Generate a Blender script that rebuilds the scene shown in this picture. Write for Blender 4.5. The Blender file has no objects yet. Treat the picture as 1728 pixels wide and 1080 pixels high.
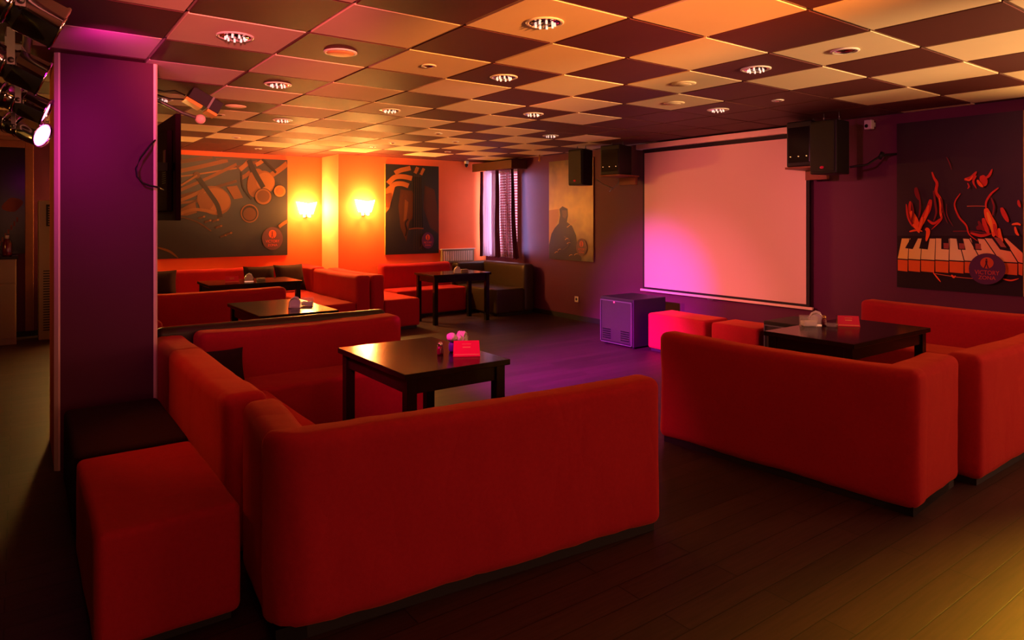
import bpy, bmesh, math, random
from mathutils import Vector, Matrix, noise
R = math.radians
PI = math.pi
sc = bpy.context.scene
col = sc.collection

# ------------------------------------------------------------------ camera, world, exposure
cam_d = bpy.data.cameras.new('camera'); cam = bpy.data.objects.new('camera', cam_d); col.objects.link(cam)
cam.location = (-2.4595, -2.3701, 1.513)
cam.rotation_euler = (R(90), 0, 0.9393 - PI/2)
cam_d.sensor_fit = 'HORIZONTAL'; cam_d.sensor_width = 36.0
cam_d.lens = 36.0*1141.2/1728
cam_d.shift_x = 0.0
cam_d.shift_y = -(540-369.1)/1728
cam_d.clip_start = 0.02
sc.camera = cam
w = bpy.data.worlds.new('world'); sc.world = w; w.use_nodes = True
w.node_tree.nodes['Background'].inputs[0].default_value = (0.9, 0.75, 1.0, 1)
w.node_tree.nodes['Background'].inputs[1].default_value = .05
sc.view_settings.view_transform = 'Standard'; sc.view_settings.look = 'None'
sc.view_settings.gamma = 1.0; sc.view_settings.use_curve_mapping = False
sc.view_settings.exposure = 0.0
sc.cycles.use_denoising = True
sc.cycles.max_bounces = 8; sc.cycles.diffuse_bounces = 5
sc.cycles.sample_clamp_indirect = 6.0
sc.cycles.caustics_reflective = False; sc.cycles.caustics_refractive = False

def aim(o, tgt):
    o.rotation_euler = (Vector(tgt)-Vector(o.location)).to_track_quat('-Z', 'Y').to_euler()
def area(name, loc, tgt, sx, sy, power, color, spread=180):
    d = bpy.data.lights.new(name, 'AREA'); d.shape = 'RECTANGLE'; d.size = sx; d.size_y = sy
    d.energy = power; d.color = color; d.spread = R(spread)
    o = bpy.data.objects.new(name, d); col.objects.link(o); o.location = loc; aim(o, tgt); return o
def spot(name, loc, tgt, power, color, angle, blend=.6, rad=.05):
    d = bpy.data.lights.new(name, 'SPOT'); d.energy = power; d.color = color; d.spot_size = R(angle)
    d.spot_blend = blend; d.shadow_soft_size = rad
    o = bpy.data.objects.new(name, d); col.objects.link(o); o.location = loc; aim(o, tgt); return o
def point(name, loc, power, color, rad=.05):
    d = bpy.data.lights.new(name, 'POINT'); d.energy = power; d.color = color; d.shadow_soft_size = rad
    o = bpy.data.objects.new(name, d); col.objects.link(o); o.location = loc; return o

# daylight through amber-curtained windows on the screen side, right of and behind the photographer
area('amber_window_light', (4.1, -3.0, 1.45), (-1.0, -1.6, .9), 2.4, 1.5, 85, (1.0, .38, .20))
area('amber_window_light', (4.15, -2.35, 1.2), (1.4, -2.35, 0), .9, 1.2, 190, (1.0, .48, .02), 38)
area('amber_window_light', (-1.5, -5.3, 1.6), (-.6, 0, .9), 3.0, 1.4, 46, (1.0, .34, .18))
area('warm_bar_light', (-5.3, 4.5, 1.8), (0, 4.5, .4), 2.0, .8, 1, (1.0, .45, .08))
# uplights and washes added outside the frame to brighten the ceiling
area('ceiling_fill', (4.0, -1.5, 2.0), (3.7, -1.5, 2.5), .6, .3, 45, (1.0, .52, .17), 150)
area('ceiling_fill', (-5.2, 5.5, 1.9), (-4.2, 5.5, 2.5), .8, .4, 25, (1.0, .30, .05), 140)
spot('ceiling_spot', (-3.0, 1.9, 2.45), (-1.62, 1.35, .74), 70, (1.0, .17, .02), 42, .9)
area('window_daylight', (4.24, 7.36, 1.6), (3.9, 7.66, 1.6), .4, 1.4, 11, (1.0, .80, .84))
area('window_daylight', (4.22, 6.66, 1.6), (4.27, 6.3, 1.6), .08, 1.3, 2.2, (.55, .45, 1.0), 70)
spot('ceiling_wash_fill', (-.5, -5.3, 1.5), (.2, .9, 2.5), 5600, (1.0, .27, .05), 24, .8, .15)  # unseen wash spots, added to light the ceiling boards
spot('ceiling_wash_fill', (2.2, -5.3, 1.5), (1.9, -.1, 2.5), 2500, (1.0, .54, .22), 30, .8, .15)
spot('ceiling_wash_fill', (-3.2, -5.3, 1.5), (-1.45, 1.3, 2.5), 5600, (1.0, .13, .14), 13, .8, .15)
SCONCE = [(1.27, 8.24, 1.66), (1.96, 7.55, 1.69)]
for s in SCONCE:
    point('sconce_light', (s[0], s[1]-.04, s[2]+.03), 160, (1.0, .35, .06), .05)
point('sconce_light', (-1.55, 8.18, 1.69), 10, (1.0, .34, .03), .05)
# stage lamps on the bar over the photographer's left, plus an added wall fill
spot('stage_and_fill_light', (-2.16, .92, 2.22), (2.35, 3.0, .0), 8500, (.90, .0, 1.0), 24, 1.0)
spot('stage_and_fill_light', (-2.14, 1.86, 2.22), (4.0, 3.15, .35), 620, (1.0, .14, .28), 27, .8)
spot('stage_and_fill_light', (-2.16, .92, 2.22), (4.3, 3.75, .45), 2300, (.80, .02, 1.0), 19, 1.0)
spot('stage_and_fill_light', (-2.14, 1.86, 2.22), (4.2, 2.4, 1.3), 760, (1.0, .16, .19), 34, .8)
spot('stage_and_fill_light', (-2.20, .95, 2.20), (-.2, 1.4, .6), 300, (1.0, .0, .30), 42, .9)
spot('stage_and_fill_light', (-2.30, -.45, 2.25), (4.3, .3, 1.6), 330, (1.0, .16, .30), 32, 1.0)  # added magenta fill for the right wall, no lamp hangs here
spot('stage_and_fill_light', (-2.30, 1.62, 2.25), (-1.85, 2.5, 1.85), 26, (1.0, .0, .60), 95, 1.0)
spot('stage_and_fill_light', (-2.12, 1.55, 2.25), (-2.0, 1.98, 2.51), 9, (1.0, .0, .60), 70, 1.0)
spot('stage_and_fill_light', (-2.3, -.6, 2.1), (-1.3, .9, 2.51), 22, (1.0, .10, .14), 130, 1.0)

# ------------------------------------------------------------------ materials
def srgb(r, g, b):
    f = lambda c: (c/255/12.92) if c/255 <= .04045 else ((c/255+.055)/1.055)**2.4
    return (f(r), f(g), f(b))
def mat(name, c, rough=.6, metal=0, spec=.5, var=.0, vscale=6, bump=0, bscale=200, emit=None, estr=0, trans=0, alpha=1, coat=0, sheen=0):
    m = bpy.data.materials.new(name); m.use_nodes = True
    nt = m.node_tree; b = nt.nodes['Principled BSDF']
    b.inputs['Base Color'].default_value = (*c, 1); b.inputs['Roughness'].default_value = rough
    b.inputs['Metallic'].default_value = metal; b.inputs['Specular IOR Level'].default_value = spec
    if coat: b.inputs['Coat Weight'].default_value = coat
    if sheen: b.inputs['Sheen Weight'].default_value = sheen
    if trans: b.inputs['Transmission Weight'].default_value = trans
    if alpha < 1: b.inputs['Alpha'].default_value = alpha
    if emit: b.inputs['Emission Color'].default_value = (*emit, 1); b.inputs['Emission Strength'].default_value = estr
    tc = nt.nodes.new('ShaderNodeTexCoord')
    if var:
        n = nt.nodes.new('ShaderNodeTexNoise'); n.inputs['Scale'].default_value = vscale; n.inputs['Detail'].default_value = 6
        nt.links.new(tc.outputs['Object'], n.inputs['Vector'])
        mx = nt.nodes.new('ShaderNodeMix'); mx.data_type = 'RGBA'
        mx.inputs[6].default_value = (*[v*(1-var) for v in c], 1); mx.inputs[7].default_value = (*[min(1, v*(1+var)) for v in c], 1)
        nt.links.new(n.outputs['Fac'], mx.inputs[0]); nt.links.new(mx.outputs[2], b.inputs['Base Color'])
    if bump:
        n = nt.nodes.new('ShaderNodeTexNoise'); n.inputs['Scale'].default_value = bscale; n.inputs['Detail'].default_value = 3
        nt.links.new(tc.outputs['Object'], n.inputs['Vector'])
        bp = nt.nodes.new('ShaderNodeBump'); bp.inputs['Strength'].default_value = bump; bp.inputs['Distance'].default_value = .002
        nt.links.new(n.outputs['Fac'], bp.inputs['Height']); nt.links.new(bp.outputs['Normal'], b.inputs['Normal'])
    return m
M = {}
M['fabric'] = mat('red slipcover cloth', (.42, .014, .026), .95, spec=.15, var=.14, vscale=60, bump=.5, bscale=420, sheen=.40)
for _n in M['fabric'].node_tree.nodes:
    if _n.type == 'BSDF_PRINCIPLED': _n.inputs['Sheen Tint'].default_value = (1, .20, .05, 1); _n.inputs['Sheen Roughness'].default_value = .45
def folds(m):
    nt = m.node_tree; b = nt.nodes['Principled BSDF']; old = b.inputs['Normal'].links[0].from_node
    tc = nt.nodes.new('ShaderNodeTexCoord'); mp = nt.nodes.new('ShaderNodeMapping'); mp.inputs['Scale'].default_value = (1, 1, .55); mp.inputs['Rotation'].default_value = (.3, .4, .2)
    n = nt.nodes.new('ShaderNodeTexNoise'); n.inputs['Scale'].default_value = 2.6; n.inputs['Detail'].default_value = 2; n.inputs['Distortion'].default_value = .7
    nt.links.new(tc.outputs['Object'], mp.inputs['Vector']); nt.links.new(mp.outputs[0], n.inputs['Vector'])
    rp = nt.nodes.new('ShaderNodeMath'); rp.operation = 'ABSOLUTE'; sb = nt.nodes.new('ShaderNodeMath'); sb.operation = 'SUBTRACT'; sb.inputs[1].default_value = .5
    nt.links.new(n.outputs['Fac'], sb.inputs[0]); nt.links.new(sb.outputs[0], rp.inputs[0])
    bp = nt.nodes.new('ShaderNodeBump'); bp.inputs['Strength'].default_value = .30; bp.inputs['Distance'].default_value = .05
    nt.links.new(rp.outputs[0], bp.inputs['Height']); nt.links.new(bp.outputs[0], old.inputs['Normal'])
folds(M['fabric'])
M['leather'] = mat('dark brown leatherette', (.030, .016, .008), .38, spec=.5, var=.15, bump=.3, bscale=150)
M['olive'] = mat('olive leatherette', (.038, .022, .008), .42, spec=.5, var=.15, bump=.3, bscale=150)
M['dark_cloth'] = mat('dark brown cloth', (.022, .005, .006), .9, spec=.2, var=.2, vscale=40)
M['plinth'] = mat('black plinth', (.01, .008, .008), .7)
M['purple'] = mat('purple wall paint', (.105, .011, .052), .62, spec=.35, var=.08, vscale=3, bump=.25, bscale=260)
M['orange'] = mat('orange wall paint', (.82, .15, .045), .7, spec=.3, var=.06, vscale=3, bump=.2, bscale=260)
M['lit_orange'] = mat('sconce lit orange paint', (.90, .40, .20), .7, spec=.3, var=.04, vscale=3)  # the orange wall paint made paler, sconce glow put into the colour
M['trim'] = mat('pale corner bead', (.95, .72, .58), .5)
M['ceil_light'] = mat('white ceiling board', (.80, .66, .45), .85, spec=.2, var=.04, vscale=5, bump=.2, bscale=180)
M['ceil_dark'] = mat('aubergine ceiling board', (.095, .020, .022), .6, spec=.35, var=.10, vscale=5, bump=.2, bscale=180)
M['tee'] = mat('ceiling tee metal', (.55, .45, .38), .4, metal=.3)
M['wood_black'] = mat('black brown wood', (.013, .008, .003), .17, spec=.16, var=.25, vscale=18)
M['black'] = mat('matte black', (.008, .007, .007), .55, spec=.35, bump=.3, bscale=300)
M['black_gloss'] = mat('gloss black', (.006, .005, .007), .15)
M['tv_back'] = mat('plum black plastic', (.020, .002, .012), .85, spec=.08)
M['grille'] = mat('speaker grille', (.012, .010, .011), .5, metal=.4, bump=.8, bscale=700)
M['sub_grille'] = mat('violet grey grille', (.020, .005, .016), .5, metal=.2, bump=.8, bscale=700)
M['grey'] = mat('grey metal', (.25, .25, .26), .35, metal=.8)
M['chrome'] = mat('chrome', (.82, .80, .78), .09, metal=1)
M['steel_strap'] = mat('white enamel strap', (.75, .70, .66), .4)
M['white'] = mat('white plastic', (.72, .70, .67), .45)
M['cream'] = mat('cream enamel', (.27, .21, .12), .4, var=.05)
M['paper'] = mat('white paper', (.85, .82, .80), .9, spec=.1, bump=.6, bscale=60)
M['menu'] = mat('red card', (.78, .018, .09), .35, spec=.4)
M['menu_text'] = mat('gold print', (.85, .45, .15), .4)
M['kraft'] = mat('yellow card', (.55, .35, .06), .6)
M['screen'] = mat('projection screen', (.85, .66, .54), .9, spec=.1)
M['screen_black'] = mat('screen border', (.012, .008, .010), .8)
M['pelmet'] = mat('brown pelmet', (.10, .035, .012), .6, var=.2)
M['yellow_panel'] = mat('yellow metal', (.80, .42, .04), .4, spec=.5)
M['led'] = mat('red led', (.5, .0, .05), .4, emit=(1, .03, .12), estr=4)
M['amber_led'] = mat('amber led', (.5, .3, .1), .4, emit=(1, .45, .15), estr=1.2)
M['lens'] = mat('lit magenta gel', (1, .3, .7), .3, emit=(1.0, .16, .70), estr=7)
M['lens_dark'] = mat('dark lens', (.05, .01, .05), .1)
M['sconce_glass'] = mat('lit sconce glass', (1, .8, .4), .3, emit=(1.0, .62, .16), estr=110)
M['brass'] = mat('brass', (.55, .33, .10), .3, metal=1)
M['window_pane'] = mat('daylit pane', (.8, .8, .9), .2, emit=(.95, .62, .90), estr=1.7)
M['frame_wood'] = mat('orange brown wood', (.22, .065, .022), .5, var=.2, vscale=12)
M['glint_bar'] = mat('glowing glint strip', (.9, .8, .8), .3, emit=(1, .62, .55), estr=.9)  # glows in place of reflected glints, the downlights are unlit
M['burnt'] = mat('frosted amber cover', (.80, .38, .12), .5)
M['bottle_red'] = mat('dark red glass', (.12, .004, .02), .12, spec=.6)
M['violet'] = mat('violet card', (.07, .02, .30), .5)

def glass_mat():
    m = mat('clear glass', (.95, .92, .9), .05, alpha=1); nt = m.node_tree
    nt.nodes['Principled BSDF'].inputs['Alpha'].default_value = .14
    return m
M['glass'] = glass_mat()
def translucent(name, c, mixf=.5, alpha=1.0):
    m = bpy.data.materials.new(name); m.use_nodes = True; nt = m.node_tree; nt.nodes.clear()
    o = nt.nodes.new('ShaderNodeOutputMaterial'); d = nt.nodes.new('ShaderNodeBsdfDiffuse'); t = nt.nodes.new('ShaderNodeBsdfTranslucent')
    tp = nt.nodes.new('ShaderNodeBsdfTransparent')
    d.inputs[0].default_value = (*c, 1); t.inputs[0].default_value = (*c, 1)
    a = nt.nodes.new('ShaderNodeMixShader'); a.inputs[0].default_value = mixf
    nt.links.new(d.outputs[0], a.inputs[1]); nt.links.new(t.outputs[0], a.inputs[2])
    b = nt.nodes.new('ShaderNodeMixShader'); b.inputs[0].default_value = alpha
    nt.links.new(tp.outputs[0], b.inputs[1]); nt.links.new(a.outputs[0], b.inputs[2]); nt.links.new(b.outputs[0], o.inputs[0])
    return m
M['sheer'] = translucent('lilac sheer curtain', (.50, .36, .58), .6, .82)
M['sheer_brown'] = translucent('rust sheer curtain', (.34, .12, .12), .6, .55)
M['drape_dark'] = translucent('dark plum drape', (.055, .012, .022), .3, 1)
M['blind'] = translucent('pink blind slat', (.85, .50, .56), .6, .9)

def floor_mat():
    m = bpy.data.materials.new('dark plank laminate'); m.use_nodes = True; nt = m.node_tree; b = nt.nodes['Principled BSDF']
    tc = nt.nodes.new('ShaderNodeTexCoord')
    br = nt.nodes.new('ShaderNodeTexBrick'); br.offset = .37; br.inputs['Scale'].default_value = 1
    br.inputs['Brick Width'].default_value = 1.25; br.inputs['Row Height'].default_value = .125
    br.inputs['Mortar Size'].default_value = .003; br.inputs['Mortar Smooth'].default_value = .3; br.inputs['Bias'].default_value = 0
    br.inputs['Color1'].default_value = (.032, .0145, .014, 1); br.inputs['Color2'].default_value = (.050, .022, .021, 1)
    br.inputs['Mortar'].default_value = (.010, .005, .004, 1)
    nt.links.new(tc.outputs['Object'], br.inputs['Vector'])
    mp = nt.nodes.new('ShaderNodeMapping'); mp.inputs['Scale'].default_value = (2.5, 45, 1)
    nz = nt.nodes.new('ShaderNodeTexNoise'); nz.inputs['Scale'].default_value = 1.6; nz.inputs['Detail'].default_value = 8
    nt.links.new(tc.outputs['Object'], mp.inputs['Vector']); nt.links.new(mp.outputs[0], nz.inputs['Vector'])
    mx = nt.nodes.new('ShaderNodeMix'); mx.data_type = 'RGBA'; mx.blend_type = 'MULTIPLY'; mx.inputs[0].default_value = .55
    rp = nt.nodes.new('ShaderNodeValToRGB'); rp.color_ramp.elements[0].position = .3; rp.color_ramp.elements[0].color = (.45, .45, .45, 1)
    rp.color_ramp.elements[1].position = .7; rp.color_ramp.elements[1].color = (1.3, 1.3, 1.3, 1)
    nt.links.new(nz.outputs['Fac'], rp.inputs[0]); nt.links.new(br.outputs['Color'], mx.inputs[6]); nt.links.new(rp.outputs[0], mx.inputs[7])
    nt.links.new(mx.outputs[2], b.inputs['Base Color'])
    b.inputs['Roughness'].default_value = .5; b.inputs['Specular IOR Level'].default_value = .3
    bp = nt.nodes.new('ShaderNodeBump'); bp.inputs['Strength'].default_value = .25; bp.inputs['Distance'].default_value = .002
    nt.links.new(br.outputs['Fac'], bp.inputs['Height']); bp.invert = True; nt.links.new(bp.outputs[0], b.inputs['Normal'])
    return m
M['floor'] = floor_mat()

# ------------------------------------------------------------------ mesh helpers
class MB:
    def __init__(s): s.v = []; s.f = []; s.m = []; s.mats = []; s.sm = []
    def mi(s, m):
        if m not in s.mats: s.mats.append(m)
        return s.mats.index(m)
    def add(s, vs, fs, m, smooth=False, M4=None):
        o = len(s.v); k = s.mi(m)
        for v in vs:
            v = Vector(v)
            s.v.append(tuple(M4 @ v if M4 else v))
        for f in fs: s.f.append(tuple(i+o for i in f)); s.m.append(k); s.sm.append(smooth)
        return s
    def box(s, x0, x1, y0, y1, z0, z1, m, M4=None):
        x0, x1 = min(x0, x1), max(x0, x1); y0, y1 = min(y0, y1), max(y0, y1); z0, z1 = min(z0, z1), max(z0, z1)
        vs = [(x0,y0,z0),(x1,y0,z0),(x1,y1,z0),(x0,y1,z0),(x0,y0,z1),(x1,y0,z1),(x1,y1,z1),(x0,y1,z1)]
        return s.add(vs, [(0,3,2,1),(4,5,6,7),(0,1,5,4),(1,2,6,5),(2,3,7,6),(3,0,4,7)], m, False, M4)
    def lathe(s, prof, m, n=24, M4=None, cap=True, smooth=True):
        vs = []; fs = []
        for r, z in prof:
            for k in range(n): a = 2*PI*k/n; vs.append((r*math.cos(a), r*math.sin(a), z))
        for i in range(len(prof)-1):
            for k in range(n):
                a, b = i*n+k, i*n+(k+1) % n; fs.append((a, b, b+n, a+n))
        if cap:
            if prof[0][0] > 1e-4: fs.append(tuple(range(n-1, -1, -1)))
            if prof[-1][0] > 1e-4: fs.append(tuple(range((len(prof)-1)*n, len(prof)*n)))
        return s.add(vs, fs, m, smooth, M4)
    def tube(s, pts, r, m, n=8, smooth=True):
        pts = [Vector(p) for p in pts]; vs = []; fs = []
        up = Vector((0, 0, 1))
        for i, p in enumerate(pts):
            t = (pts[min(i+1, len(pts)-1)]-pts[max(i-1, 0)]).normalized()
            a = t.cross(up if abs(t.z) < .95 else Vector((1, 0, 0))).normalized(); b = t.cross(a)
            for k in range(n): q = 2*PI*k/n; vs.append(p+a*math.cos(q)*r+b*math.sin(q)*r)
        for i in range(len(pts)-1):
            for k in range(n): fs.append((i*n+k, i*n+(k+1) % n, (i+1)*n+(k+1) % n, (i+1)*n+k))
        fs.append(tuple(range(n-1, -1, -1))); fs.append(tuple(range((len(pts)-1)*n, len(pts)*n)))
        return s.add(vs, fs, m, smooth)
    def prism(s, pts, axis, a0, a1, m, M4=None):      # pts in the two other axes
        n = len(pts)
        def mk(p, a):
            return {0: (a, p[0], p[1]), 1: (p[0], a, p[1]), 2: (p[0], p[1], a)}[axis]
        vs = [mk(p, a0) for p in pts]+[mk(p, a1) for p in pts]
        fs = [tuple(range(n)), tuple(range(2*n-1, n-1, -1))]+[(i, i+n, (i+1) % n+n, (i+1) % n) for i in range(n)]
        return s.add(vs, fs, m, False, M4)
    def soft(s, x0, x1, y0, y1, z0, z1, r, m, step=.045, amp=.0, seed=0, sag=0, M4=None, freq=3.2, corner=None, cr=.14):
        lo = (x0, y0, z0); hi = (x1, y1, z1)
        r = min(r, .49*(x1-x0), .49*(y1-y0), .49*(z1-z0))
        def cs(a, b):
            g = [a, a+.3*r, a+.65*r, a+r]; n = max(1, int((b-a-2*r)/step))
            g += [a+r+(b-a-2*r)*i/n for i in range(1, n+1)]
            return g+[b-.65*r, b-.3*r, b]
        C = [cs(lo[i], hi[i]) for i in range(3)]; idx = {}; vs = []; fs = []
        def vert(i, j, k):
            key = (i, j, k)
            if key in idx: return idx[key]
            p = Vector((C[0][i], C[1][j], C[2][k]))
            q = Vector([min(max(p[a], lo[a]+r), hi[a]-r) for a in range(3)])
            d = p-q
            if d.length > 1e-9:
                nrm = d.normalized(); dl = d.length
                if corner and abs(p.x-corner[0]) < cr and abs(p.y-corner[1]) < cr: dl = math.hypot(max(abs(d.x), abs(d.y)), d.z)
                p = q+d*(r/dl)
            else: nrm = Vector((0, 0, 1))
            if amp:
                P = Vector((p.x*freq+seed*7.1, p.y*freq-seed*3.3, p.z*freq*.8+seed))
                nn = noise.noise(P)*.9+noise.noise(P*2.7)*.45
                h = (p.z-z0)/(z1-z0)
                # cloth rucks that run up and down near the hem and fan out of the corners
                rk = math.sin((p.x*1.3+p.y*1.7)*21+3*noise.noise(P*.8))*noise.noise(P*1.3+Vector((5, 5, 5)))
                p = p+nrm*amp*(nn+.5*rk*(1-.6*h))
            if sag:
                t = (p.x-x0)/(x1-x0); u = (p.y-y0)/(y1-y0)
                wgt = max(0, (p.z-(z0+z1)/2)/((z1-z0)/2))
                long = t if (x1-x0) > (y1-y0) else u
                p.z -= sag*math.sin(PI*min(max(long, 0), 1))*wgt
            idx[key] = len(vs); vs.append(p); return idx[key]
        nx, ny, nz = [len(c)-1 for c in C]
        for i in range(nx):
            for j in range(ny):
                fs.append((vert(i,j,0), vert(i,j+1,0), vert(i+1,j+1,0), vert(i+1,j,0)))
                fs.append((vert(i,j,nz), vert(i+1,j,nz), vert(i+1,j+1,nz), vert(i,j+1,nz)))
        for i in range(nx):
            for k in range(nz):
                fs.append((vert(i,0,k), vert(i+1,0,k), vert(i+1,0,k+1), vert(i,0,k+1)))
                fs.append((vert(i,ny,k), vert(i,ny,k+1), vert(i+1,ny,k+1), vert(i+1,ny,k)))
        for j in range(ny):
            for k in range(nz):
                fs.append((vert(0,j,k), vert(0,j,k+1), vert(0,j+1,k+1), vert(0,j+1,k)))
                fs.append((vert(nx,j,k), vert(nx,j+1,k), vert(nx,j+1,k+1), vert(nx,j,k+1)))
        if corner:
            cx, cy = corner; sx = 1 if cx == x0 else -1; sy = 1 if cy == y0 else -1
            for p in vs:
                u = 1-(p.x-cx)*sx/cr; v = 1-(p.y-cy)*sy/cr
                if u > 0 and v > 0:
                    k = max(u, v)/math.hypot(u, v); p.x = cx+sx*cr*(1-u*k); p.y = cy+sy*cr*(1-v*k)
        return s.add(vs, fs, m, True, M4)
    def build(s, name, parent=None, bevel=0):
        me = bpy.data.meshes.new(name); me.from_pydata(s.v, [], s.f)
        for m in s.mats: me.materials.append(M[m] if isinstance(m, str) else m)
        me.polygons.foreach_set('material_index', s.m); me.polygons.foreach_set('use_smooth', s.sm); me.update()
        o = bpy.data.objects.new(name, me); col.objects.link(o)
        if parent: o.parent = parent
        if bevel:
            b = o.modifiers.new('bevel', 'BEVEL'); b.width = bevel; b.segments = 2; b.limit_method = 'ANGLE'
        return o
def tag(o, label, cat, group=None, kind=None):
    o['label'] = label; o['category'] = cat
    if group: o['group'] = group
    if kind: o['kind'] = kind
    return o
def empty(name, loc=(0, 0, 0), rz=0, label=None, cat=None, group=None):
    o = bpy.data.objects.new(name, None); col.objects.link(o); o.location = loc; o.rotation_euler.z = rz; o.empty_display_size = .1
    if label: tag(o, label, cat, group)
    return o
def struct(mb, name):
    o = mb.build(name); o['kind'] = 'structure'; return o
def copy_tree(o, parent=None):
    c = o.copy(); col.objects.link(c)
    if parent: c.parent = parent
    for ch in list(o.children): copy_tree(ch, c)
    return c
def text_obj(name, txt, size, mat_, parent, M4, width=None, extrude=.0006):
    cu = bpy.data.curves.new(name, 'FONT'); cu.body = txt; cu.size = size; cu.align_x = 'CENTER'; cu.align_y = 'CENTER'; cu.extrude = extrude
    cu.offset = size*.012
    tmp = bpy.data.objects.new('tmp', cu); col.objects.link(tmp)
    dg = bpy.context.evaluated_depsgraph_get(); me = bpy.data.meshes.new_from_object(tmp.evaluated_get(dg))
    bpy.data.objects.remove(tmp); bpy.data.curves.remove(cu)
    if width:
        xs = [v.co.x for v in me.vertices]; k = width/(max(xs)-min(xs))
        for v in me.vertices: v.co.x *= k
    me.transform(M4); me.name = name; me.materials.clear(); me.materials.append(M[mat_] if isinstance(mat_, str) else mat_)
    o = bpy.data.objects.new(name, me); col.objects.link(o); o.parent = parent
    return o

# ------------------------------------------------------------------ room
XW = 4.3; YL = 8.35; YR = 7.66; XP = 1.55; H = 2.511; X0 = -5.6; Y0 = -5.6
struct(MB().box(X0, XW+.3, Y0, YL+.2, -.1, 0, 'floor'), 'floor')
WY0, WY1, WZ0, WZ1 = 6.72, 7.60, .85, 2.36
# wall behind the projection screen, with the window opening near the far corner
b = MB()
b.box(XW, XW+.22, Y0, WY0, 0, H, 'purple'); b.box(XW, XW+.22, WY1, YR+.1, 0, H, 'purple')
b.box(XW, XW+.22, WY0, WY1, 0, WZ0, 'purple'); b.box(XW, XW+.22, WY0, WY1, WZ1, H, 'purple')
struct(b, 'wall_right')
b = MB(); b.box(XP, XW, YR, YL+.2, 0, H, 'orange'); b.box(XP-.004, XP, YR, YL, 0, H, 'lit_orange')  # pilaster side gets the paler colour for the sconce glow on it
b.box(-2.0, XP-.004, YL, YL+.2, 0, H, 'orange'); b.box(X0, -2.0, YL, YL+.2, 0, H, 'purple')
struct(b, 'wall_far')
struct(MB().box(X0-.2, X0, Y0, YL, 0, H, 'plinth'), 'wall_left')
struct(MB().box(X0, XW, Y0-.2, Y0, 0, H, 'plinth'), 'wall_back')
# square pillar
b = MB(); b.box(-2.265, -1.735, 2.515, 3.25, 0, H, 'purple'); b.box(-2.28, -2.265, 2.53, 3.25, 0, H, 'orange')  # left face coloured orange for the warm light falling on it
struct(b, 'wall_pillar')
for i, x in enumerate((-2.281, -1.749)):
    b = MB()
    if i == 0: b.prism([(-2.282, 2.545), (-2.282, 2.525), (-2.262, 2.508), (-2.252, 2.508), (-2.252, 2.514), (-2.264, 2.516), (-2.278, 2.53), (-2.278, 2.545)], 2, 0, H-.001, 'trim')
    else: b.prism([(-1.752, 2.514), (-1.752, 2.507), (-1.738, 2.507), (-1.728, 2.517), (-1.728, 2.545), (-1.734, 2.545), (-1.734, 2.514)], 2, 0, H-.001, 'trim')
    struct(b, 'trim_%d' % (i+1))
b = MB(); b.box(XW-.014, XW, Y0, 7.6, 0, .07, 'plinth'); struct(b, 'baseboard_right')
b = MB(); b.box(XP, XW-.02, YR-.014, YR, 0, .07, 'plinth'); b.box(X0, XP-.01, YL-.014, YL, 0, .07, 'plinth'); struct(b, 'baseboard_far')

# suspended ceiling: 600 mm boards hanging a little below their tees
T = .6; b = MB()
def dark_tile(i, j):
    if (i+j) % 2: return True
    if i >= 4 and -7 < j <= -2: return True
    if j <= -13 or j >= 3 or i <= -6: return True
    return False
i0, i1, j0, j1 = -9, 7, -14, 9
for i in range(i0, i1+1):
    for j in range(j0, j1+1):
        xa, xb = i*T, (i+1)*T; ya, yb = -(j+1)*T, -j*T
        xa = max(xa, X0); xb = min(xb, XW); ya = max(ya, Y0); yb = min(yb, YL)
        if xb-xa < .03 or yb-ya < .03: continue
        g = .011; m = 'ceil_dark' if dark_tile(i, j) else 'ceil_light'
        dz = (noise.noise(Vector((i*1.7, j*1.3, 0))))*.002
        b.box(xa+g, xb-g, ya+g, yb-g, H+dz, H+.012, m)
for i in range(i0, i1+2): b.box(i*T-.012, i*T+.012, Y0, YL, H+.009, H+.03, 'tee')
for j in range(j0, j1+2): b.box(X0, XW, -j*T-.012, -j*T+.012, H+.009, H+.03, 'tee')
b.box(X0, XW+.3, Y0, YL+.2, H+.03, H+.12, 'ceil_dark')
struct(b, 'ceiling')

# ------------------------------------------------------------------ window, blind, curtains, pelmet
b = MB(); b.box(XW+.15, XW+.17, WY0, WY1, WZ0, WZ1, 'window_pane'); win = struct(b, 'window_1')
b = MB()
for (a, c) in ((WY0, WY0+.05), (WY1-.05, WY1), ((WY0+WY1)/2-.02, (WY0+WY1)/2+.02)): b.box(XW+.10, XW+.15, a, c, WZ0, WZ1, 'white')
for (a, c) in ((WZ0, WZ0+.05), (WZ1-.05, WZ1)): b.box(XW+.10, XW+.15, WY0, WY1, a, c, 'white')
b.build('window_frame', win)
b = MB(); n = 30
for k in range(n):
    z = WZ0+.06+(WZ1-WZ0-.1)*k/n
    b.add([(XW+.045, WY0+.02, z), (XW+.045, WY1-.30, z), (XW+.062, WY1-.30, z+.036), (XW+.062, WY0+.02, z+.036),
           (XW+.047, WY0+.02, z-.001), (XW+.047, WY1-.30, z-.001), (XW+.064, WY1-.30, z+.035), (XW+.064, WY0+.02, z+.035)],
          [(0, 1, 2, 3), (7, 6, 5, 4), (0, 4, 5, 1), (1, 5, 6, 2), (2, 6, 7, 3), (3, 7, 4, 0)], 'blind')
b.box(XW+.03, XW+.07, WY0+.02, WY1-.30, WZ1-.05, WZ1-.02, 'white')
tag(b.build('window_blind'), 'pink slatted blind glowing in the window between the two curtains', 'blind')
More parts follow.
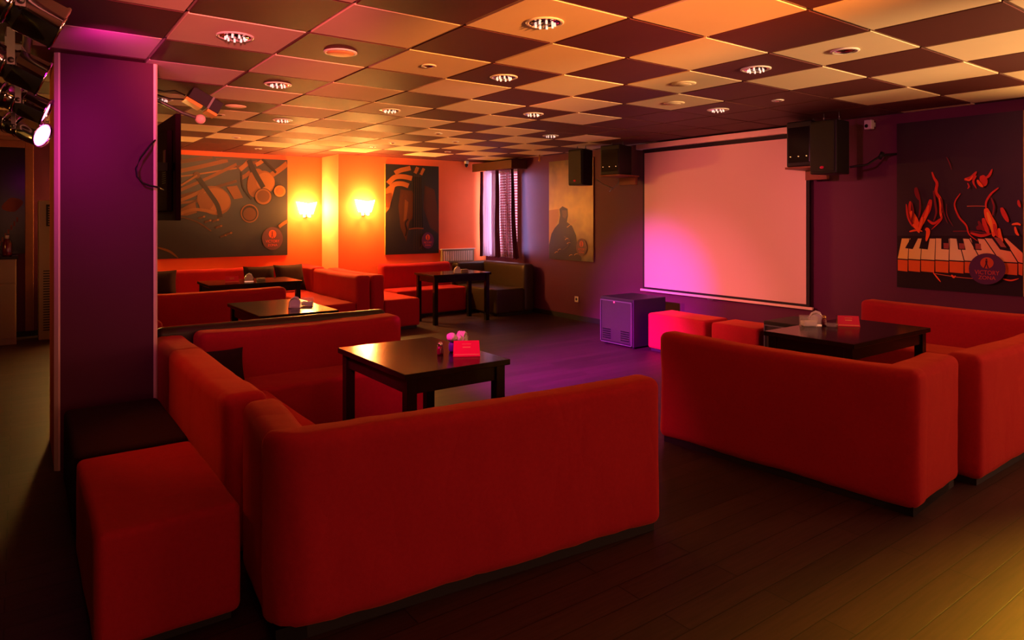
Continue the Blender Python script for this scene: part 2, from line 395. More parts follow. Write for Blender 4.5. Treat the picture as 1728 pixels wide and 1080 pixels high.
def curtain(y0, y1, yb0, yb1, x, z0, z1, m, folds, amp, seed):
    b = MB(); n = folds*10; nz = 26; vs = []; fs = []
    for k in range(nz+1):
        t = k/nz; z = z1+(z0-z1)*t
        e = t**1.6
        a = y0+(yb0-y0)*e; c = y1+(yb1-y1)*e
        for i in range(n+1):
            u = i/n; ph = u*folds*2*PI+.5*math.sin(3*t+seed)+seed
            vs.append((x+amp*(.55+.45*t)*math.sin(ph)+.006*math.sin(7*t+9*u), a+(c-a)*u+.006*math.sin(2*ph), z+(.012*math.sin(ph) if k == nz else 0)))
    for k in range(nz):
        for i in range(n): q = k*(n+1)+i; fs.append((q, q+1, q+n+2, q+n+1))
    b.add(vs, fs, m, True); return b
cu = empty('curtain', (4.12, 7.3, .78), 0, 'lilac sheer curtain with dark plum edges hanging left of the glowing blind', 'curtain', 'curtains at the corner window')
def place(mb, name, parent):
    for k, v in enumerate(mb.v): mb.v[k] = tuple(Vector(v)-Vector(parent.location))
    return mb.build(name, parent)
place(curtain(7.10, 7.50, 7.14, 7.50, 4.13, .87, 2.34, 'sheer', 6, .022, 1.0), 'sheer_panel', cu)
place(curtain(7.50, 7.58, 7.48, 7.58, 4.12, .86, 2.34, 'drape_dark', 2, .02, .4), 'drape_edge', cu)
place(curtain(7.02, 7.12, 6.98, 7.13, 4.12, .86, 2.34, 'drape_dark', 2, .022, 2.2), 'drape_edge', cu)
cu = empty('curtain', (4.12, 6.7, .78), 0, 'rust brown see-through curtain swept right of the glowing blind', 'curtain', 'curtains at the corner window')
place(curtain(6.68, 6.99, 6.63, 6.92, 4.13, .87, 2.34, 'sheer_brown', 7, .024, .6), 'sheer_panel', cu)
place(curtain(6.60, 6.66, 6.46, 6.60, 4.12, .86, 2.34, 'drape_dark', 2, .02, 1.4), 'drape_edge', cu)
b = MB(); b.box(3.98, 4.0, 6.45, 7.62, 2.33, 2.47, 'pelmet'); b.box(4.0, XW-.002, 6.45, 6.47, 2.33, 2.47, 'pelmet')
b.box(4.0, XW-.002, 6.47, 7.62, 2.455, 2.47, 'trim'); b.box(4.08, 4.10, 6.47, 7.62, 2.35, 2.37, 'grey')
tag(b.build('curtain_pelmet', bevel=.003), 'brown box pelmet over the corner window curtains', 'pelmet')
b = MB(); b.box(3.36, 4.0, YR-.07, YR-.004, .76, .985, 'cream'); b.box(3.34, 4.02, YR-.085, YR-.004, .985, 1.0, 'trim')
for k in range(16): b.box(3.39+k*.037, 3.41+k*.037, YR-.075, YR-.07, .79, .96, 'trim')
tag(b.build('radiator_cover', bevel=.002), 'pale flat radiator cover on the orange wall left of the curtains', 'radiator cover')

# ------------------------------------------------------------------ sofas
def sofa(name, loc, rot, wd, d, h, bt, label, m='fabric', left=False, right=False, sd=None, cat='sofa', group=None, seed=0, amp=.006, plinth=True, cushions=1, arm=None, sag=.012, cr=.05):
    root = empty(name, (loc[0], loc[1], 0), R(rot), label, cat, group)
    sd = sd or d; arm = arm or bt
    xa = arm if left else 0; xb = wd-(arm if right else 0)
    if left and right: pass
    cn = (0, 0) if left else ((wd, 0) if right else None)
    MB().soft(0, wd, 0, bt, .035, h, .05, m, amp=amp, seed=seed, sag=sag, corner=cn, cr=cr).build('backrest', root)
    cw = (xb-xa)/cushions
    for k in range(cushions):
        MB().soft(xa+k*cw+.004, xa+(k+1)*cw-.004, bt+.003, sd, .04, .42, .03, m, amp=amp*.7, seed=seed+3+k, sag=.0, step=.06).build('seat', root)
    if left: MB().soft(.006, arm, .008, d, .037, h-.002, .05, m, amp=amp*.6, seed=seed, corner=(.006, .008), cr=cr).build('armrest', root)
    if right: MB().soft(wd-arm, wd-.006, .008, d, .037, h-.002, .05, m, amp=amp*.6, seed=seed, corner=(wd-.006, .008), cr=cr).build('armrest', root)
    b = MB(); b.box(.03, wd-.03, .03, sd-.04, 0, .06, 'plinth')
    if left or right: b.box(.03 if left else wd-arm+.03, arm-.03 if left else wd-.03, .03, d-.03, 0, .06, 'plinth')
    b.build('plinth', root)
    return root
G1 = 'red slipcovered booth sofas'
sofa('sofa', (-1.757, .02), -5.6, 1.83, .62, .742, .17, 'large red slipcovered sofa nearest the camera, its back turned to us, left of the aisle', left=True, sd=.60, group=G1, seed=1, amp=.009, sag=.010, cr=.15)
sofa('sofa', (1.06, .76), -85.7, 1.60, .67, .742, .17, 'long red slipcovered sofa seen from behind in the right booth, left of the black table', right=True, sd=.60, group=G1, seed=5, amp=.007, arm=.20, cr=.07)
sofa('sofa', (1.90, -.86), 0, 1.65, .62, .742, .19, 'red slipcovered sofa cut by the right photo edge, behind the gap in the right booth', sd=.58, group=G1, seed=9)
sofa('sofa', (4.24, -.84), 90, 1.72, .66, .742, .22, 'red sofa along the purple wall under the burning piano poster', group=G1, seed=13)
sofa('sofa', (-1.745, 2.06), -90, 1.33, .58, .742, .20, 'red slipcovered sofa beside the pillar, left side of the front booth', group=G1, seed=17, amp=.007)
sofa('sofa', (.02, 2.74), 180, 1.50, .66, .742, .25, 'red sofa facing us behind the nearest black table', group=G1, seed=21)
sofa('corner_sofa', (-1.725, 2.73), -90, .65, .24, .725, .20, 'narrow red corner sofa piece right beside the pillar edge', group=G1, seed=25, sd=.235)
sofa('bench', (-1.70, 2.77), 0, 1.72, .45, .762, .11, 'dark brown leatherette bench backed against the red sofa of the front booth', m='leather', seed=29, amp=.002, cat='bench', sag=0)
sofa('sofa', (-1.78, 4.73), -90, 1.38, .50, .742, .22, 'red sofa mostly hidden behind the pillar, left side of the second booth', group=G1, seed=33)
sofa('sofa', (0.0, 5.50), 180, 1.60, .74, .742, .22, 'red sofa facing us behind the second black table', group=G1, seed=37)
sofa('sofa', (1.305, 5.92), 90, 1.64, .72, .77, .20, 'bright orange lit red sofa against the orange pilaster, facing left', group=G1, seed=41, sd=.70, amp=.008)
sofa('sofa', (1.325, 7.60), -90, 1.66, .74, .77, .19, 'red sofa backing onto the orange lit one, facing right', group=G1, seed=45, sd=.72, amp=.008)
sofa('sofa', (1.32, 8.32), 180, 3.12, .74, .79, .22, 'long red sofa along the orange wall below the saxophone poster', group=G1, seed=49, cushions=2, left=True, arm=.20)
sofa('sofa', (3.40, 7.575), 180, 1.25, .70, .80, .22, 'red sofa along the orange wall below the cello poster', group=G1, seed=53)
sofa('corner_sofa', (4.22, 6.15), 90, 1.36, .74, .79, .20, 'olive brown leatherette corner sofa under the curtained window', m='olive', right=True, seed=57, amp=.002, sag=0)

def ottoman(loc, rot, wx, wy, h, m, label, seed, amp=.004, group=None):
    r = empty('ottoman', (loc[0], loc[1], 0), R(rot), label, 'ottoman', group)
    MB().soft(0, wx, 0, wy, .03, h, .030, m, amp=amp, seed=seed).build('cushion', r)
    MB().box(.03, wx-.03, .03, wy-.03, 0, .07, 'plinth').build('plinth', r)
ottoman((-2.25, .30), 0, .475, .92, .44, 'fabric', 'red cube ottoman in the lower left corner beside the nearest sofa', 61)
ottoman((-2.25, 1.29), 0, .48, .92, .435, 'dark_cloth', 'dark brown cube ottoman pushed against the purple pillar', 62, .003)
ottoman((3.40, 2.20), 0, .42, .80, .43, 'fabric', 'red ottoman under the screen beside the violet lit subwoofer', 63, group='red ottomans under the screen')
ottoman((3.40, 1.56), 0, .42, .56, .43, 'fabric', 'red ottoman under the screen, right of the other red ottoman', 64, group='red ottomans under the screen')

# cushions, folded napkin on the sofas
def pillow(loc, rot, tilt, w_, h_, label, m='dark_cloth', seed=0):
    b = MB(); n = 12; vs = []; fs = []
    for sgn in (1, -1):
        for i in range(n+1):
            for j in range(n+1):
                u, v = i/n*2-1, j/n*2-1
                t = max(0, (1-u**4)*(1-v**4))**.5*.075
                vs.append((u*w_/2*(1-.06*(1-v*v)), sgn*t, h_/2+v*h_/2*(1-.06*(1-u*u))))
    N = (n+1)**2
    for i in range(n):
        for j in range(n):
            q = i*(n+1)+j; f = (q, q+1, q+n+2, q+n+1); fs.append(f[::-1]); fs.append(tuple(k+N for k in f))
    b.add(vs, fs, m, True); o = b.build('cushion'); o.location = loc; o.rotation_euler = (tilt, 0, R(rot)); return tag(o, label, 'cushion')
pillow((.86, 7.74, .43), 8, R(-20), .46, .42, 'dark patterned cushion in the corner of the sofa below the saxophone poster, rightmost of two', seed=1)
pillow((.42, 7.84, .43), -6, R(-18), .44, .40, 'dark cushion leaning on the sofa below the saxophone poster, left of the other cushion')
pillow((-.95, 7.80, .43), -8, R(-20), .50, .40, 'dark brown cushion on the long wall sofa, close to the television')
pillow((-1.36, 2.37, .425), 4, R(-10), .28, .22, 'small dark red square cushion in the corner of the front booth')
b = MB(); random.seed(4)
vs = []; fs = []; n = 6
for i in range(n+1):
    for j in range(n+1):
        vs.append((i/n*.11, j/n*.10, .012+.028*abs(noise.noise(Vector((i*.9, j*.8, 3))))+.03*math.sin(i*1.3)**2))
for i in range(n):
    for j in range(n): q = i*(n+1)+j; fs.append((q, q+n+1, q+n+2, q+1))
b.add(vs, fs, 'paper'); o = b.build('napkin'); o.location = (-.60, .42, .425); s_ = o.modifiers.new('solid', 'SOLIDIFY'); s_.thickness = .002
tag(o, 'crumpled paper napkin on the seat of the nearest sofa', 'napkin')

# ------------------------------------------------------------------ tables
def table(x0, x1, y0, y1, label, h=.72):
    cx, cy = (x0+x1)/2, (y0+y1)/2; a, c = (x1-x0)/2, (y1-y0)/2
    r = empty('table', (cx, cy, 0), 0, label, 'table', 'black lounge tables')
    MB().box(-a, a, -c, c, h-.032, h, 'wood_black').build('tabletop', r, .004)
    b = MB(); i = .035
    b.box(-a+i, a-i, -c+i, -c+i+.02, h-.115, h-.0325, 'wood_black'); b.box(-a+i, a-i, c-i-.02, c-i, h-.115, h-.0325, 'wood_black')
    b.box(-a+i, -a+i+.02, -c+i+.02, c-i-.02, h-.115, h-.0325, 'wood_black'); b.box(a-i-.02, a-i, -c+i+.02, c-i-.02, h-.115, h-.0325, 'wood_black')
    b.build('apron', r)
    L = .058
    for sx in (-1, 1):
        for sy in (-1, 1):
            xa = sx*(a-.022); ya = sy*(c-.022)
            MB().box(xa, xa-sx*L, ya, ya-sy*L, 0, h-.0325, 'wood_black').build('leg', r, .003)
    return r
table(-.87, -.21, .72, 1.62, 'black wooden table in the front booth, bearing a red card and flowers')
table(1.80, 2.90, -.20, .44, 'black wooden table in the right booth beside the screen')
table(-.87, -.20, 3.27, 4.33, 'black wooden table in the second booth with a bright glare on its top')
table(-.62, .50, 6.22, 6.92, 'black wooden table below the saxophone poster')
table(2.28, 3.26, 5.97, 6.56, 'black wooden table in the far corner by the curtained window', .715)

def tent(loc, rot, wd, hh, label, back='kraft'):
    r = empty('menu_card', loc, R(rot), label, 'menu card', 'red tent cards on the tables')
    d = .035
    b = MB(); b.add([(-wd/2, -d, 0), (wd/2, -d, 0), (wd/2-.004, 0, hh), (-wd/2+.004, 0, hh), (-wd/2, -d+.002, 0), (wd/2, -d+.002, 0), (wd/2-.004, .001, hh-.002), (-wd/2+.004, .001, hh-.002)],
                    [(0, 1, 2, 3), (7, 6, 5, 4), (0, 4, 5, 1), (1, 5, 6, 2), (2, 6, 7, 3), (3, 7, 4, 0)], 'menu'); b.build('front_panel', r)
    b = MB(); b.add([(-wd/2, d, 0), (wd/2, d, 0), (wd/2-.004, .001, hh), (-wd/2+.004, .001, hh), (-wd/2, d-.002, 0), (wd/2, d-.002, 0), (wd/2-.004, 0.0, hh-.002), (-wd/2+.004, 0.0, hh-.002)],
                    [(3, 2, 1, 0), (4, 5, 6, 7), (1, 5, 4, 0), (2, 6, 5, 1), (3, 7, 6, 2), (0, 4, 7, 3)], back); b.build('back_panel', r)
    # printed gold lines on the front
    ang = math.atan2(hh, d)
    b = MB()
    for (u, v, lu, lv) in ((0, .78, .34, .035), (0, .58, .30, .07), (0, .12, .92, .06)):
        pts = []
        for su, sv in ((-1, -1), (1, -1), (1, 1), (-1, 1)):
            t = v+sv*lv/2; pts.append((u*wd+su*lu*wd/2, -d+d*t-.0008, hh*t+.0003))
        b.add(pts, [(0, 1, 2, 3)], 'menu_text')
    b.build('printed_text', r)
    return r
def holder(loc, rot, label, cat='napkin holder'):
    r = empty('napkin_holder', loc, R(rot), label, cat, 'napkin holders on the tables')
    b = MB(); b.box(-.055, .055, -.03, .03, 0, .006, 'chrome')
    for s in (-1, 1):
        b.tube([(-.05, s*.028, .004), (-.05, s*.028, .05), (-.03, s*.028, .078), (0, s*.028, .088), (.03, s*.028, .078), (.05, s*.028, .05), (.05, s*.028, .004)], .003, 'chrome', 6)
    b.build('wire_frame', r)
    b = MB()
    for k in range(7):
        y = -.021+k*.007; b.prism([(-.045, .006), (.045, .006), (.045, .06), (.03, .085+.004*(k % 3)), (0, .10+.003*(k % 2)), (-.03, .085), (-.045, .06)], 1, y, y+.005, 'paper')
    b.build('napkins', r)
def shaker(loc, label, m='glass', capm='chrome', h=.075, fill='paper'):
    r = empty('shaker', loc, 0, label, 'shaker', 'salt and pepper shakers')
    MB().lathe([(.018, 0), (.020, .01), (.018, .035), (.014, .052)], m, 14).build('body', r)
    MB().lathe([(.0145, .052), (.0155, .056), (.014, .068), (.006, h)], capm, 14).build('cap', r)
    MB().lathe([(.013, .004), (.014, .03)], fill, 12).build('filling', r)
def glassbox(loc, rot, label):
    r = empty('sugar_box', loc, R(rot), label, 'box')
    w_, d_ = .052, .04
    b = MB()
    b.box(-w_, w_, -d_, -d_+.003, 0, .075, 'glass'); b.box(-w_, w_, d_-.003, d_, 0, .075, 'glass')
    b.box(-w_, -w_+.003, -d_+.003, d_-.003, 0, .075, 'glass'); b.box(w_-.003, w_, -d_+.003, d_-.003, 0, .075, 'glass'); b.box(-w_+.003, w_-.003, -d_+.003, d_-.003, 0, .003, 'glass')
    b.build('glass_box', r); MB().soft(-w_+.005, w_-.005, -d_+.005, d_-.005, .004, .038, .006, 'paper', step=.02, amp=.002).build('sugar_sachets', r)
def ashtray(loc, label):
    r = empty('ashtray', loc, 0, label, 'ashtray')
    MB().lathe([(.030, 0), (.036, .004), (.048, .022), (.044, .024), (.032, .008), (.0, .007)], 'glass', 20).build('bowl', r)
def flowers(loc, label):
    r = empty('flower_vase', loc, 0, label, 'vase')
    MB().lathe([(.024, 0), (.030, .015), (.030, .045), (.022, .06)], 'violet', 16).build('vase', r)
    random.seed(5)
    for dx, dy, z, rr in ((-.02, -.01, .09, .030), (.022, -.015, .078, .028), (.0, .022, .082, .027)):
        b = MB(); vs = []; fs = []; n = 14; m_ = 9
        for j in range(m_+1):
            t = PI*j/m_
            for i in range(n):
                a = 2*PI*i/n; k = rr*(1+.14*math.sin(5*a+j)+.06*math.sin(9*t))
                vs.append((dx+k*math.sin(t)*math.cos(a), dy+k*math.sin(t)*math.sin(a), z+k*.8*math.cos(t)))
        for j in range(m_):
            for i in range(n): fs.append((j*n+i, (j+1)*n+i, (j+1)*n+(i+1) % n, j*n+(i+1) % n))
        b.add(vs, fs, 'paper', True); b.build('blossom', r)
TH = .7205
tent((-.355, .955, TH), -30, .155, .085, 'red tent card on the front booth table, pink lit, before the flowers')
flowers((-.36, 1.09, TH), 'pale blossoms in a small violet vase behind the red card on the front table')
shaker((-.47, 1.06, TH), 'glass shaker with red contents left of the flowers on the front table', 'bottle_red', 'chrome', fill='menu')
holder((-.25, 1.17, TH), 40, 'napkin holder behind the vase on the front table')
tent((2.50, .20, TH), -52, .15, .075, 'red tent card on the right booth table, right of the ashtray')
ashtray((2.36, .25, TH), 'small glass ashtray on the right booth table, left of the red card')
glassbox((2.26, .37, TH), -35, 'clear box of sugar sachets on the right booth table')
holder((2.37, .375, TH), -50, 'napkin holder with crumpled napkin on the right booth table, behind the ashtray')
shaker((2.385, .32, TH), 'dark red shaker on the right booth table between box and ashtray', 'bottle_red', 'brass', fill='menu')
holder((-.47, 3.62, TH), -20, 'napkin holder lit magenta on the second booth table')
ashtray((-.50, 3.50, TH), 'magenta lit ashtray at the front of the napkin holder on the second table')
glassbox((-.33, 3.70, TH), -30, 'clear box of sachets glowing lilac on the second booth table')
shaker((-.41, 3.74, TH), 'glass shaker between napkin holder and clear box on the second table')
tent((-.30, 6.50, TH), -12, .16, .075, 'red tent card on the table below the saxophone poster')
holder((-.09, 6.52, TH), -12, 'napkin holder on the table below the saxophone poster')
b = MB(); b.box(-.05, .05, -.03, .03, 0, .03, 'cream'); o = b.build('napkin_box', bevel=.003); o.location = (.07, 6.56, TH); tag(o, 'low pale box right of the napkin holder below the saxophone poster', 'box')
holder((2.72, 6.06, .7155), -20, 'napkin holder on the far corner table')
b = MB(); b.box(-.06, .06, -.035, .035, 0, .05, 'cream'); o = b.build('napkin_box', bevel=.003); o.location = (2.88, 6.14, .7155); tag(o, 'pale box beside the napkin holder on the far corner table', 'box')

# ------------------------------------------------------------------ projection screen
r = empty('projection_screen', (4.22, 2.7, .56), 0, 'large white roll-down projection screen on the purple wall', 'projection screen')
P = Matrix.Translation(-Vector(r.location))
def pb(name, *boxes, parent=r, bevel=0, off=None):
    b = MB(); off = off or Matrix.Translation(-Vector(parent.location))
    for q in boxes: b.box(*q, M4=off)
    return b.build(name, parent, bevel)
pb('border', (4.222, 4.226, 1.50, 3.83, .585, 2.43, 'screen_black'))
pb('screen_fabric', (4.2185, 4.2215, 1.535, 3.80, .615, 2.375, 'screen'))
pb('bottom_bar', (4.21, 4.235, 1.46, 3.87, .560, .588, 'trim'), bevel=.004)
pb('housing', (4.16, 4.27, 1.50, 3.90, 2.425, 2.492, 'trim'), bevel=.008)
b = MB(); b.tube([(4.205, 2.78, .562), (4.205, 2.77, .548), (4.205, 2.71, .548), (4.205, 2.70, .562)], .004, 'grey', 6)
for v in range(len(b.v)): b.v[v] = tuple(P @ Vector(b.v[v]))
b.build('pull_handle', r)

# ------------------------------------------------------------------ subwoofers and speakers
def subwoofer(loc, wy, dx, h, label, m='sub_grille'):
    r = empty('subwoofer', loc, 0, label, 'subwoofer', 'subwoofers under the screen')
    MB().box(0, dx, 0, wy, .02, h, 'black').build('cabinet', r, .008)
    b = MB(); b.box(-.012, -.001, .03, wy-.03, .05, h-.03, m); 
    fg = b.build('front_grille', r, .006)
    for y in (.06, wy-.19):
        b = MB()
        for k in range(5): b.box(-.020, -.0125, y, y+.13, .08+k*.026, .092+k*.026, 'black_gloss')
        b.build('port_slots', fg)
    b = MB(); b.box(-.018, -.0125, .015, wy-.015, h-.045, h-.035, 'grey'); b.box(-.018, -.0125, .015, .025, .03, h-.045, 'grey'); b.box(-.018, -.0125, wy-.025, wy-.015, .03, h-.045, 'grey'); b.box(-.018, -.0125, .015, wy-.015, .03, .04, 'grey')
    b.build('frame_edge', r)
    MB().lathe([(.009, 0), (.009, .004)], 'led', 12, Matrix.Translation((-.013, wy*.55, h-.055)) @ Matrix.Rotation(-PI/2, 4, 'Y')).build('power_led', fg)
    b = MB()
    for x in (.05, dx-.05):
        for y in (.05, wy-.05): b.lathe([(.02, 0), (.02, .02)], 'black', 12, Matrix.Translation((x, y, 0)))
    b.build('rubber_feet', r)
subwoofer((3.28, 3.10, 0), .55, .55, .575, 'violet lit subwoofer standing under the left end of the screen')
subwoofer((3.36, .92, 0), .55, .52, .53, 'dark subwoofer behind the right booth table, under the right end of the screen')

def speaker(loc, rot, w_, d_, h_, label, back=False, shelf=False):
    r = empty('loudspeaker', loc, R(rot), label, 'loudspeaker', 'loudspeakers hung below the ceiling')
    # local: front faces -x ; origin at bottom centre
    tp = .72
    poly = [(-d_/2, -w_/2), (-d_/2, w_/2), (d_/2, w_/2*tp), (d_/2, -w_/2*tp)]
    MB().prism(poly, 2, 0, h_, 'black').build('cabinet', r, .012)
    if not back:
        gr = MB().box(-d_/2-.014, -d_/2-.001, -w_/2+.014, w_/2-.014, .02, h_-.02, 'grille').build('grille', r, .008)
        MB().lathe([(.013, 0), (.013, .003)], 'menu', 14, Matrix.Translation((-d_/2-.0145, 0, .06)) @ Matrix.Rotation(-PI/2, 4, 'Y') @ Matrix.Scale(1.6, 4, (0, 1, 0))).build('badge', gr)
    else:
        ap = MB().box(-d_/2-.006, -d_/2-.001, -w_/2+.02, w_/2-.02, .04, h_-.06, 'black_gloss').build('amplifier_panel', r, .003)
        for k in range(3):
            MB().lathe([(.005, 0), (.004, .010)], 'amber_led', 10, Matrix.Translation((-d_/2-.006, -w_/2+.05+k*(w_-.10)/2, .10)) @ Matrix.Rotation(-PI/2, 4, 'Y')).build('knob', ap)
    top = 2.511-loc[2]
    for y in (-w_*.28, w_*.28):
        b = MB(); b.tube([(0, y, h_-.002), (0, y, top-.001)], .005, 'grey', 6)
        b.lathe([(.012, 0), (.014, .01), (.008, .02)], 'grey', 10, Matrix.Translation((0, y, h_)))
        b.build('hanging_bolt', r)
    if shelf:
        b = MB(); b.box(-d_/2-.01, d_/2+.10, -w_/2-.01, w_/2+.01, -.022, -.001, 'frame_wood'); b.box(d_/2+.05, d_/2+.10, -w_/2+.02, w_/2-.02, -.12, -.022, 'frame_wood'); b.build('shelf', r, .003)
    return r
speaker((3.80, 4.57, 1.97), 8, .26, .26, .49, 'black loudspeaker hanging in front of the yellow musician poster')
speaker((3.84, 3.92, 2.08), 10, .30, .34, .38, 'black loudspeaker on a bracket at the upper left corner of the screen', True, True)
speaker((3.92, 1.36, 2.03), 0, .27, .26, .45, 'black loudspeaker on a wooden shelf in front of the upper right screen corner', True, True)
speaker((3.72, .99, 1.93), -4, .27, .27, .50, 'black loudspeaker with a red badge hanging right of the screen')
b = MB(); b.tube([(3.9, 4.38, 2.05), (3.95, 4.3, 1.98), (4.0, 4.18, 1.93), (4.02, 4.25, 1.88), (4.05, 4.12, 1.98), (4.0, 4.05, 2.03)], .004, 'grey', 6)
tag(b.build('speaker_cable'), 'tangled grey cable between the two left loudspeakers', 'cable')
b = MB(); b.tube([(3.88, .90, 2.0), (4.0, .80, 2.02), (4.12, .74, 2.1), (4.2, .70, 2.12), (4.295, .66, 2.13)], .010, 'black', 8); b.tube([(4.12, .74, 2.08), (4.14, .72, 2.14)], .02, 'black', 8)
tag(b.build('wall_bracket'), 'black wall bracket arm behind the right loudspeaker', 'bracket')
r = empty('security_camera', (4.24, .88, 2.42), 0, 'small white security camera on the purple wall right of the loudspeakers', 'camera')
MB().box(-.06, .0, -.035, .035, -.04, .05, 'white').build('housing', r, .006); MB().box(-.001, .058, -.02, .02, -.01, .03, 'white').build('mount', r)
MB().lathe([(.018, 0), (.014, .006)], 'black_gloss', 14, Matrix.Translation((-.0605, .012, -.008)) @ Matrix.Rotation(-PI/2, 4, 'Y')).build('lens', r)
r = empty('security_camera', (3.80, 7.52, 2.42), 0, 'small dark dome camera near the ceiling above the curtain corner', 'camera')
MB().box(-.03, .03, -.03, .03, .04, .088, 'white').build('mount', r, .004); MB().lathe([(.0, -.02), (.018, -.014), (.026, .01), (.026, .04)], 'black_gloss', 14).build('lens', r)
r = empty('sprinkler', (4.12, 5.9, 2.40), 0, 'small brass sprinkler head by the yellow poster', 'sprinkler')
MB().lathe([(.012, .109), (.012, .04), (.02, .03), (.02, .02), (.008, .01), (.008, 0)], 'brass', 12).build('head', r)
r = empty('wall_socket', (4.296, 5.22, .31), 0, 'white wall socket low on the purple wall', 'socket')
MB().box(-.012, .003, -.042, .042, -.042, .042, 'white').build('plate', r, .004); MB().lathe([(.022, 0), (.020, .002)], 'black', 16, Matrix.Translation((-.0125, 0, 0)) @ Matrix.Rotation(-PI/2, 4, 'Y')).build('socket_hole', r)

# ------------------------------------------------------------------ sconces
def sconce(loc, label):
    r = empty('wall_sconce', loc, 0, label, 'wall lamp', 'glowing wall sconces')
    MB().box(-.04, .04, .06, .108, -.12, .03, 'brass').build('wall_plate', r, .004)
    n = 14; vs = []; fs = []
    for k in range(n+1):
        a = PI+PI*k/n
        for rr, z in ((.105, -.07), (.165, .09+.03*abs(math.cos(a))), (.161, .09+.03*abs(math.cos(a))), (.101, -.07)): vs.append((rr*math.cos(a), .05+rr*.55*math.sin(a), z))
    for k in range(n):
        for q in range(4): fs.append((k*4+q, (k+1)*4+q, (k+1)*4+(q+1) % 4, k*4+(q+1) % 4))
    MB().add(vs, fs, 'sconce_glass', True).build('glass_shade', r)
    for s in (-1, 1):
        MB().lathe([(.016, -.12), (.018, -.07), (.01, -.06)], 'sconce_glass', 10, Matrix.Translation((s*.045, .03, 0))).build('lower_bulb', r)
for s, l in zip(SCONCE, ('glowing wall sconce right of the saxophone poster', 'glowing wall sconce left of the cello poster')): sconce(s, l)
sconce((-1.55, 8.24, 1.66), 'glowing wall sconce hidden behind the pillar and television')

# ------------------------------------------------------------------ downlights
def dl_proto(kind):
    r = empty('ceiling_downlight')
    if kind == 'big':
        MB().lathe([(.098, 0), (.098, -.004), (.088, -.008), (.080, -.004), (.080, 0)], 'steel_strap', 32, cap=False).build('trim_ring', r)
        b = MB(); n = 40; vs = []; fs = []
        for k in range(n):
            a = 2*PI*k/n; q = .94 if k % 2 else 1.0
            for rr, z in ((.080, -.004), (.074*q, -.0045), (.06*q, -.0085)): vs.append((rr*math.cos(a), rr*math.sin(a), z))
        for k in range(n):
            l = (k+1) % n
            fs += [(k*3, l*3, l*3+1, k*3+1), (k*3+1, l*3+1, l*3+2, k*3+2)]
        b.add(vs, fs, 'chrome'); 
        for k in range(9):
            a = 2*PI*k/9; b.box(-.005, .005, -.003, .003, -.022, -.001, 'glint_bar', Matrix.Translation((.05*math.cos(a), .05*math.sin(a), 0)))  # emissive glints on the reflector
        b.build('reflector', r)
        MB().lathe([(.058, -.001), (.058, -.003)], 'black_gloss', 24).build('lamp_recess', r)
        b = MB()
        for s in (-1, 1): b.tube([(s*.02, -.04, -.008), (s*.02, .04, -.008)], .006, 'glass', 8)
        b.build('lamp_tube', r)
    elif kind == 'frost':
        MB().lathe([(.098, 0), (.098, -.005), (.084, -.009), (.080, -.004)], 'steel_strap', 32, cap=False).build('trim_ring', r)
        MB().lathe([(.082, -.001), (.078, -.010), (.05, -.014), (0, -.015)], 'burnt', 32).build('frosted_cover', r)
    elif kind == 'small':
        MB().lathe([(.050, 0), (.050, -.004), (.042, -.008), (.036, -.003)], 'steel_strap', 24, cap=False).build('trim_ring', r)
        MB().lathe([(.036, -.001), (.036, -.003), (.015, -.012), (0, -.012)], 'chrome', 20).build('spot_bulb', r)
    elif kind == 'vent':
        MB().lathe([(.088, 0), (.088, -.003), (.078, -.008), (.066, -.010), (.0, -.010)], 'ceil_light', 32).build('vent_cover', r)
        MB().lathe([(.055, -.0102), (.050, -.013), (0, -.013)], 'ceil_light', 32).build('valve_disc', r)
    return r
PR = {}
def downlight(kind, i, j, label, grp, cat='ceiling light', off=(0, 0), name=None):
    if kind in PR: r = copy_tree(PR[kind])
    else: r = PR[kind] = dl_proto(kind)
    if name: r.name = name
    if kind == 'small' and (i, j) in ((2, 0),): r.scale = (1.6, 1.6, 1)
    r.location = ((i+.5)*T+off[0], -(j+.5)*T+off[1], H-.0022)
    tag(r, label, cat, grp)
gb = 'chrome recessed downlights in the ceiling'
for i, j, l in ((-3, -3, 'large chrome downlight in the pink lit ceiling board right of the pillar'),
                (0, -3, 'large chrome downlight in a dark board near the middle of the ceiling'),
                (-2, -5, 'large chrome downlight beyond the pillar, left of the orange disc light'),
                (2, -5, 'large chrome downlight in a dark board above the curtain corner'),
                (0, -6, 'chrome downlight in a pale board above the left orange wall sconce row'),
                (-1, -8, 'far chrome downlight in a dark board left of the ceiling glow'),
                (-1, -1, 'largest chrome downlight at the top middle of the photo'),
                (2, -1, 'large chrome downlight in a dark board above the projection screen'),
                (4, -3, 'chrome downlight closest above the middle of the projection screen'),
                (4, -7, 'far chrome downlight above the left loudspeakers'),
                (-3, -7, 'chrome downlight glimpsed behind the tilted effect light')):
    downlight('big', i, j, l, gb)
downlight('frost', -2, -3, 'round ceiling light with frosted orange cover in a dark board', 'frosted ceiling lights')
gs = 'small chrome ceiling spots'
for i, j, l in ((-1, -3, 'small chrome ceiling spot between the orange disc light and the middle downlight'),
                (2, 0, 'small round ceiling spot in the pale board at the upper right'),
                (4, -2, 'small ceiling spot in a dark board close to the right loudspeakers'),
                (2, -8, 'small ceiling spot in a pale board above the cello poster'),
                (-2, -8, 'small ceiling spot just right of the tilted effect light'),
                (-1, -11, 'small far ceiling spot above the saxophone poster'),
                (0, -13, 'farthest small ceiling spot above the saxophone poster'),
                (2, -11, 'small ceiling spot in the yellow glow above the right sconce'),
                (2, -10, 'small ceiling spot beyond the yellow glowing board'),
                (3, -9, 'small ceiling spot above and left of the curtains'),
                (4, -11, 'farthest small ceiling spot above the cello poster')):
    downlight('small', i, j, l, gs)
